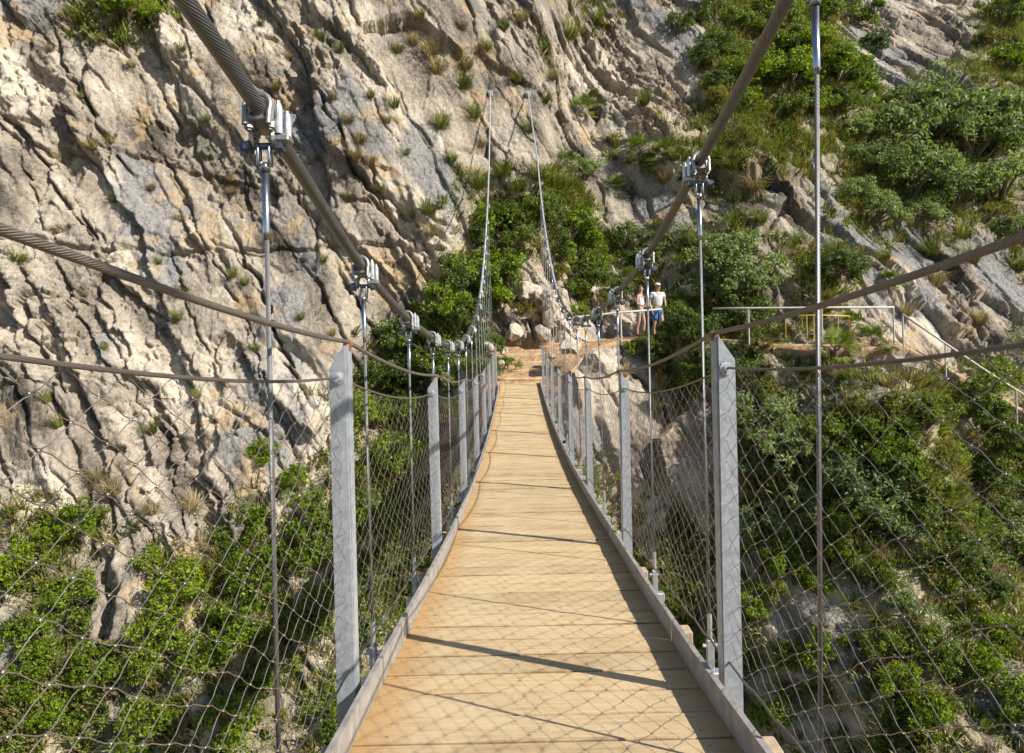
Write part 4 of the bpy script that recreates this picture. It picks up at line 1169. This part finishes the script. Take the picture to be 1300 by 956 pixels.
def ball(name, c, d, mat, parent, sub=3, cut=None, noise_=0.0):
    import bmesh
    bm = bmesh.new(); bmesh.ops.create_icosphere(bm, subdivisions=sub, radius=1)
    v = np.array([p.co[:] for p in bm.verts]); f = [[p.index for p in q.verts] for q in bm.faces]; bm.free()
    if cut: v = cut(v)
    if noise_: v = v * (1 + noise_ * fbm(v[:, 0] * 6 + v[:, 1] * 4, v[:, 2] * 3, 3, 5))[:, None]
    return link_mesh(name, v * np.array(d) + np.array(c), f, mat, parent, True)
SK = mat_simple('tanned_skin', (0.46, 0.27, 0.18), 0.55, 0, 0.06, 10)
HAIR = mat_simple('brown_hair', (0.11, 0.05, 0.022), 0.5, 0, 0.3, 30)
TOP = mat_simple('light_grey_vest', (0.55, 0.60, 0.62), 0.8, 0, 0.35, 22)
SHORT = mat_simple('pale_grey_shorts', (0.45, 0.45, 0.47), 0.8, 0, 0.15, 20)
BLUE = mat_simple('blue_shorts', (0.03, 0.13, 0.42), 0.8, 0, 0.15, 10)
SHIRT = mat_simple('pale_tee', (0.50, 0.53, 0.52), 0.85, 0, 0.15, 10)
SHOE = mat_simple('brown_shoe', (0.22, 0.11, 0.06), 0.7, 0, 0.15, 10)
RED = mat_simple('red_cap_brim', (0.55, 0.09, 0.04), 0.7, 0, 0.1, 10)
WHITE = mat_simple('white_cap', (0.78, 0.78, 0.76), 0.7, 0, 0.05, 10)

def person(loc, rot, label, female, H=1.68):
    e = empty('person', loc); e.rotation_euler = (0, 0, rot); e.scale = (H / 1.72,) * 3
    tag(e, label, 'person')
    # z up, facing local -Y. bent slightly forward, one arm at the waist
    sw = 0.165 if female else 0.20; hw = 0.10 if female else 0.095
    J = [(0, 0, 0.93), (0, -0.01, 1.06), (0, 0.0, 1.22), (0, 0.01, 1.38), (0, -0.01, 1.46), (0, -0.03, 1.53), (0, -0.035, 1.62), (0, -0.03, 1.69)]
    Rr = [(0.135, 0.10), (0.115, 0.085), (0.135, 0.10), (0.13, 0.085), (0.055, 0.055), (0.055, 0.06), (0.078, 0.092), (0.06, 0.07)]
    if not female: Rr[1] = (0.135, 0.10); Rr[2] = (0.155, 0.11); Rr[3] = (0.15, 0.09)
    E = [(i, i + 1) for i in range(7)]
    def chain(start, pts, rad):
        prev = start
        for p, r_ in zip(pts, rad):
            J.append(p); Rr.append(r_); E.append((prev, len(J) - 1)); prev = len(J) - 1
        return prev
    for s_ in (-1, 1):
        chain(0, [(s_ * hw, 0, 0.86), (s_ * (hw + .01), -0.03 - .05 * s_, 0.50), (s_ * (hw + .015), 0.02 - .07 * s_, 0.28), (s_ * (hw + .01), 0.02 - .06 * s_, 0.08), (s_ * (hw + .025), -0.10 - .06 * s_, 0.035)],
              [(0.085, 0.085), (0.055, 0.058), (0.052, 0.055), (0.034, 0.036), (0.036, 0.028)])
    hands = []
    armR = [(sw, 0.01, 1.39), (sw + .06, -0.02, 1.12), (sw - .03, -0.22, 1.05)]
    armL = [(-sw, 0.01, 1.39), (-sw - .06, 0.02, 1.12), (-sw + .03, -0.20, 1.02)] if female else [(-sw, 0.01, 1.39), (-sw - .07, 0.05, 1.11), (-sw - .05, -0.06, 0.87)]
    for arm, s_ in ((armR, 1), (armL, -1)):
        k = chain(3, arm, [(0.055, 0.055), (0.040, 0.040), (0.026, 0.026)])
        w__ = Vector(arm[-1]); d = (w__ - Vector(arm[-2])).normalized()
        palm = w__ + d * 0.07; chain(k, [tuple(palm)], [(0.030, 0.018)])
        kp = len(J) - 1
        for fi, (off, ln_) in enumerate(((-0.027, 0.070), (-0.009, 0.080), (0.009, 0.076), (0.027, 0.060))):
            b0 = palm + d * 0.02 + Vector((0, 0, off)); 
            chain(kp, [tuple(b0 + d * 0.02), tuple(b0 + d * ln_ * .6 + Vector((-s_ * .012, 0, -.006))), tuple(b0 + d * ln_ * .9 + Vector((-s_ * .03, 0, -.014)))], [(0.009, 0.009)] * 3)
        chain(kp, [tuple(w__ + d * .045 + Vector((-s_ * .02, 0, .035))), tuple(w__ + d * .075 + Vector((-s_ * .03, 0, .05)))], [(0.011, 0.011), (0.009, 0.009)])
    skin_body('body', J, E, Rr, SK, e)
    # face: nose, eyes, mouth, ears
    fm = MB(); fm.tube([(0, -0.115, 1.635), (0, -0.140, 1.605), (0, -0.118, 1.597)], [0.008, 0.013, 0.008], 8)
    for s_ in (-1, 1): fm.tube([(s_ * 0.078, -0.02, 1.64), (s_ * 0.086, -0.015, 1.615), (s_ * 0.078, -0.02, 1.59)], [0.008, 0.014, 0.007], 6)
    fm.build('face', SK, e, smooth=True)
    ey = MB()
    for s_ in (-1, 1): ey.tube([(s_ * 0.020, -0.118, 1.637), (s_ * 0.032, -0.119, 1.64), (s_ * 0.044, -0.108, 1.637)], [0.004, 0.007, 0.004], 6)
    ey.tube([(-0.022, -0.112, 1.570), (0, -0.118, 1.568), (0.022, -0.112, 1.570)], [0.003, 0.005, 0.003], 6)
    ey.build('eyes_and_mouth', HAIR, e)
    tj = [(0, 0, 0.93), (0, -0.01, 1.06), (0, 0, 1.22), (0, 0.01, 1.36)]
    g_ = 0.012
    g_ = 0.022
    tr_ = [(r_[0] + g_, r_[1] + g_) for r_ in Rr[:4]]
    if female:
        skin_body('vest', [(0, -0.01, 1.00)] + tj[1:] + [(0.10, 0.005, 1.42), (-0.10, 0.005, 1.42)], [(0, 1), (1, 2), (2, 3), (3, 4), (3, 5)], [(0.125, 0.10)] + tr_[1:3] + [(0.125, 0.09), (0.03, 0.04), (0.03, 0.04)], TOP, e)
    else:
        skin_body('tee_shirt', [(0, -0.01, 0.95)] + tj[1:] + [(0.20, 0.01, 1.40), (0.245, 0, 1.24), (-0.20, 0.01, 1.40), (-0.245, 0.01, 1.24)], [(0, 1), (1, 2), (2, 3), (3, 4), (4, 5), (3, 6), (6, 7)],
                  [(0.16, 0.12)] + tr_[1:] + [(0.075, 0.075), (0.065, 0.065), (0.075, 0.075), (0.065, 0.065)], SHIRT, e)
    zl = 0.70 if female else 0.50
    skin_body('shorts', [(0, 0, 0.99), (0, 0, 0.90), (hw, 0, 0.84), (hw + .012, -0.03, zl), (-hw, 0, 0.84), (-hw - .012, 0.0, zl)], [(0, 1), (1, 2), (2, 3), (1, 4), (4, 5)],
              [(0.135, 0.105), (0.15, 0.115), (0.10, 0.10), (0.092 if not female else 0.088, 0.095), (0.10, 0.10), (0.092, 0.095)], SHORT if female else BLUE, e)
    for s_ in (-1, 1):
        MB().tube([(s_ * (hw + .01), 0.06 - .06 * s_, 0.045), (s_ * (hw + .015), -0.03 - .06 * s_, 0.05), (s_ * (hw + .025), -0.13 - .06 * s_, 0.035), (s_ * (hw + .028), -0.17 - .06 * s_, 0.03)], [0.042, 0.050, 0.045, 0.025], 10).build('shoe', SHOE, e, smooth=True)
    if female:
        def hc(v):
            v = v.copy(); front = v[:, 1] < -0.25
            v[:, 1] = np.where(front & (v[:, 2] < 0.35), np.maximum(v[:, 1], -0.45), v[:, 1]); return v
        ball('hair', (0, -0.005, 1.655), (0.100, 0.112, 0.105), HAIR, e, 3, hc, 0.05)
        MB().tube([(0, 0.06, 1.66), (0.01, 0.10, 1.56), (-0.01, 0.11, 1.44), (0.01, 0.105, 1.32), (0, 0.10, 1.25)], [0.07, 0.085, 0.085, 0.06, 0.02], 10).build('long_hair', HAIR, e, smooth=True)
    else:
        ball('hair', (0, 0.005, 1.645), (0.088, 0.100, 0.095), HAIR, e, 3, lambda v: np.stack([v[:, 0], np.maximum(v[:, 1], -0.3), v[:, 2]], 1))
        ball('cap', (0, -0.01, 1.685), (0.098, 0.115, 0.075), WHITE, e, 3, lambda v: np.stack([v[:, 0], v[:, 1], np.maximum(v[:, 2], -0.12)], 1))
        br = MB().add([(-.075, -.09, 1.682), (-.06, -.17, 1.668), (0, -.205, 1.664), (.06, -.17, 1.668), (.075, -.09, 1.682), (-.075, -.09, 1.672), (-.06, -.17, 1.658), (0, -.205, 1.654), (.06, -.17, 1.658), (.075, -.09, 1.672)],
                      [(0, 1, 2, 3, 4), (9, 8, 7, 6, 5), (0, 5, 6, 1), (1, 6, 7, 2), (2, 7, 8, 3), (3, 8, 9, 4), (4, 9, 5, 0)])
        br.build('cap_brim', RED, e)
pw = at(814, 427, 22.7); pm_ = at(836, 427, 22.95)
person(Vector(pw), math.radians(55), 'person with long brown hair, grey vest and pale shorts standing behind the cream railing', True, 1.66)
person(Vector(pm_), math.radians(15), 'person in a white and red cap and blue shorts standing on the path', False, 1.76)
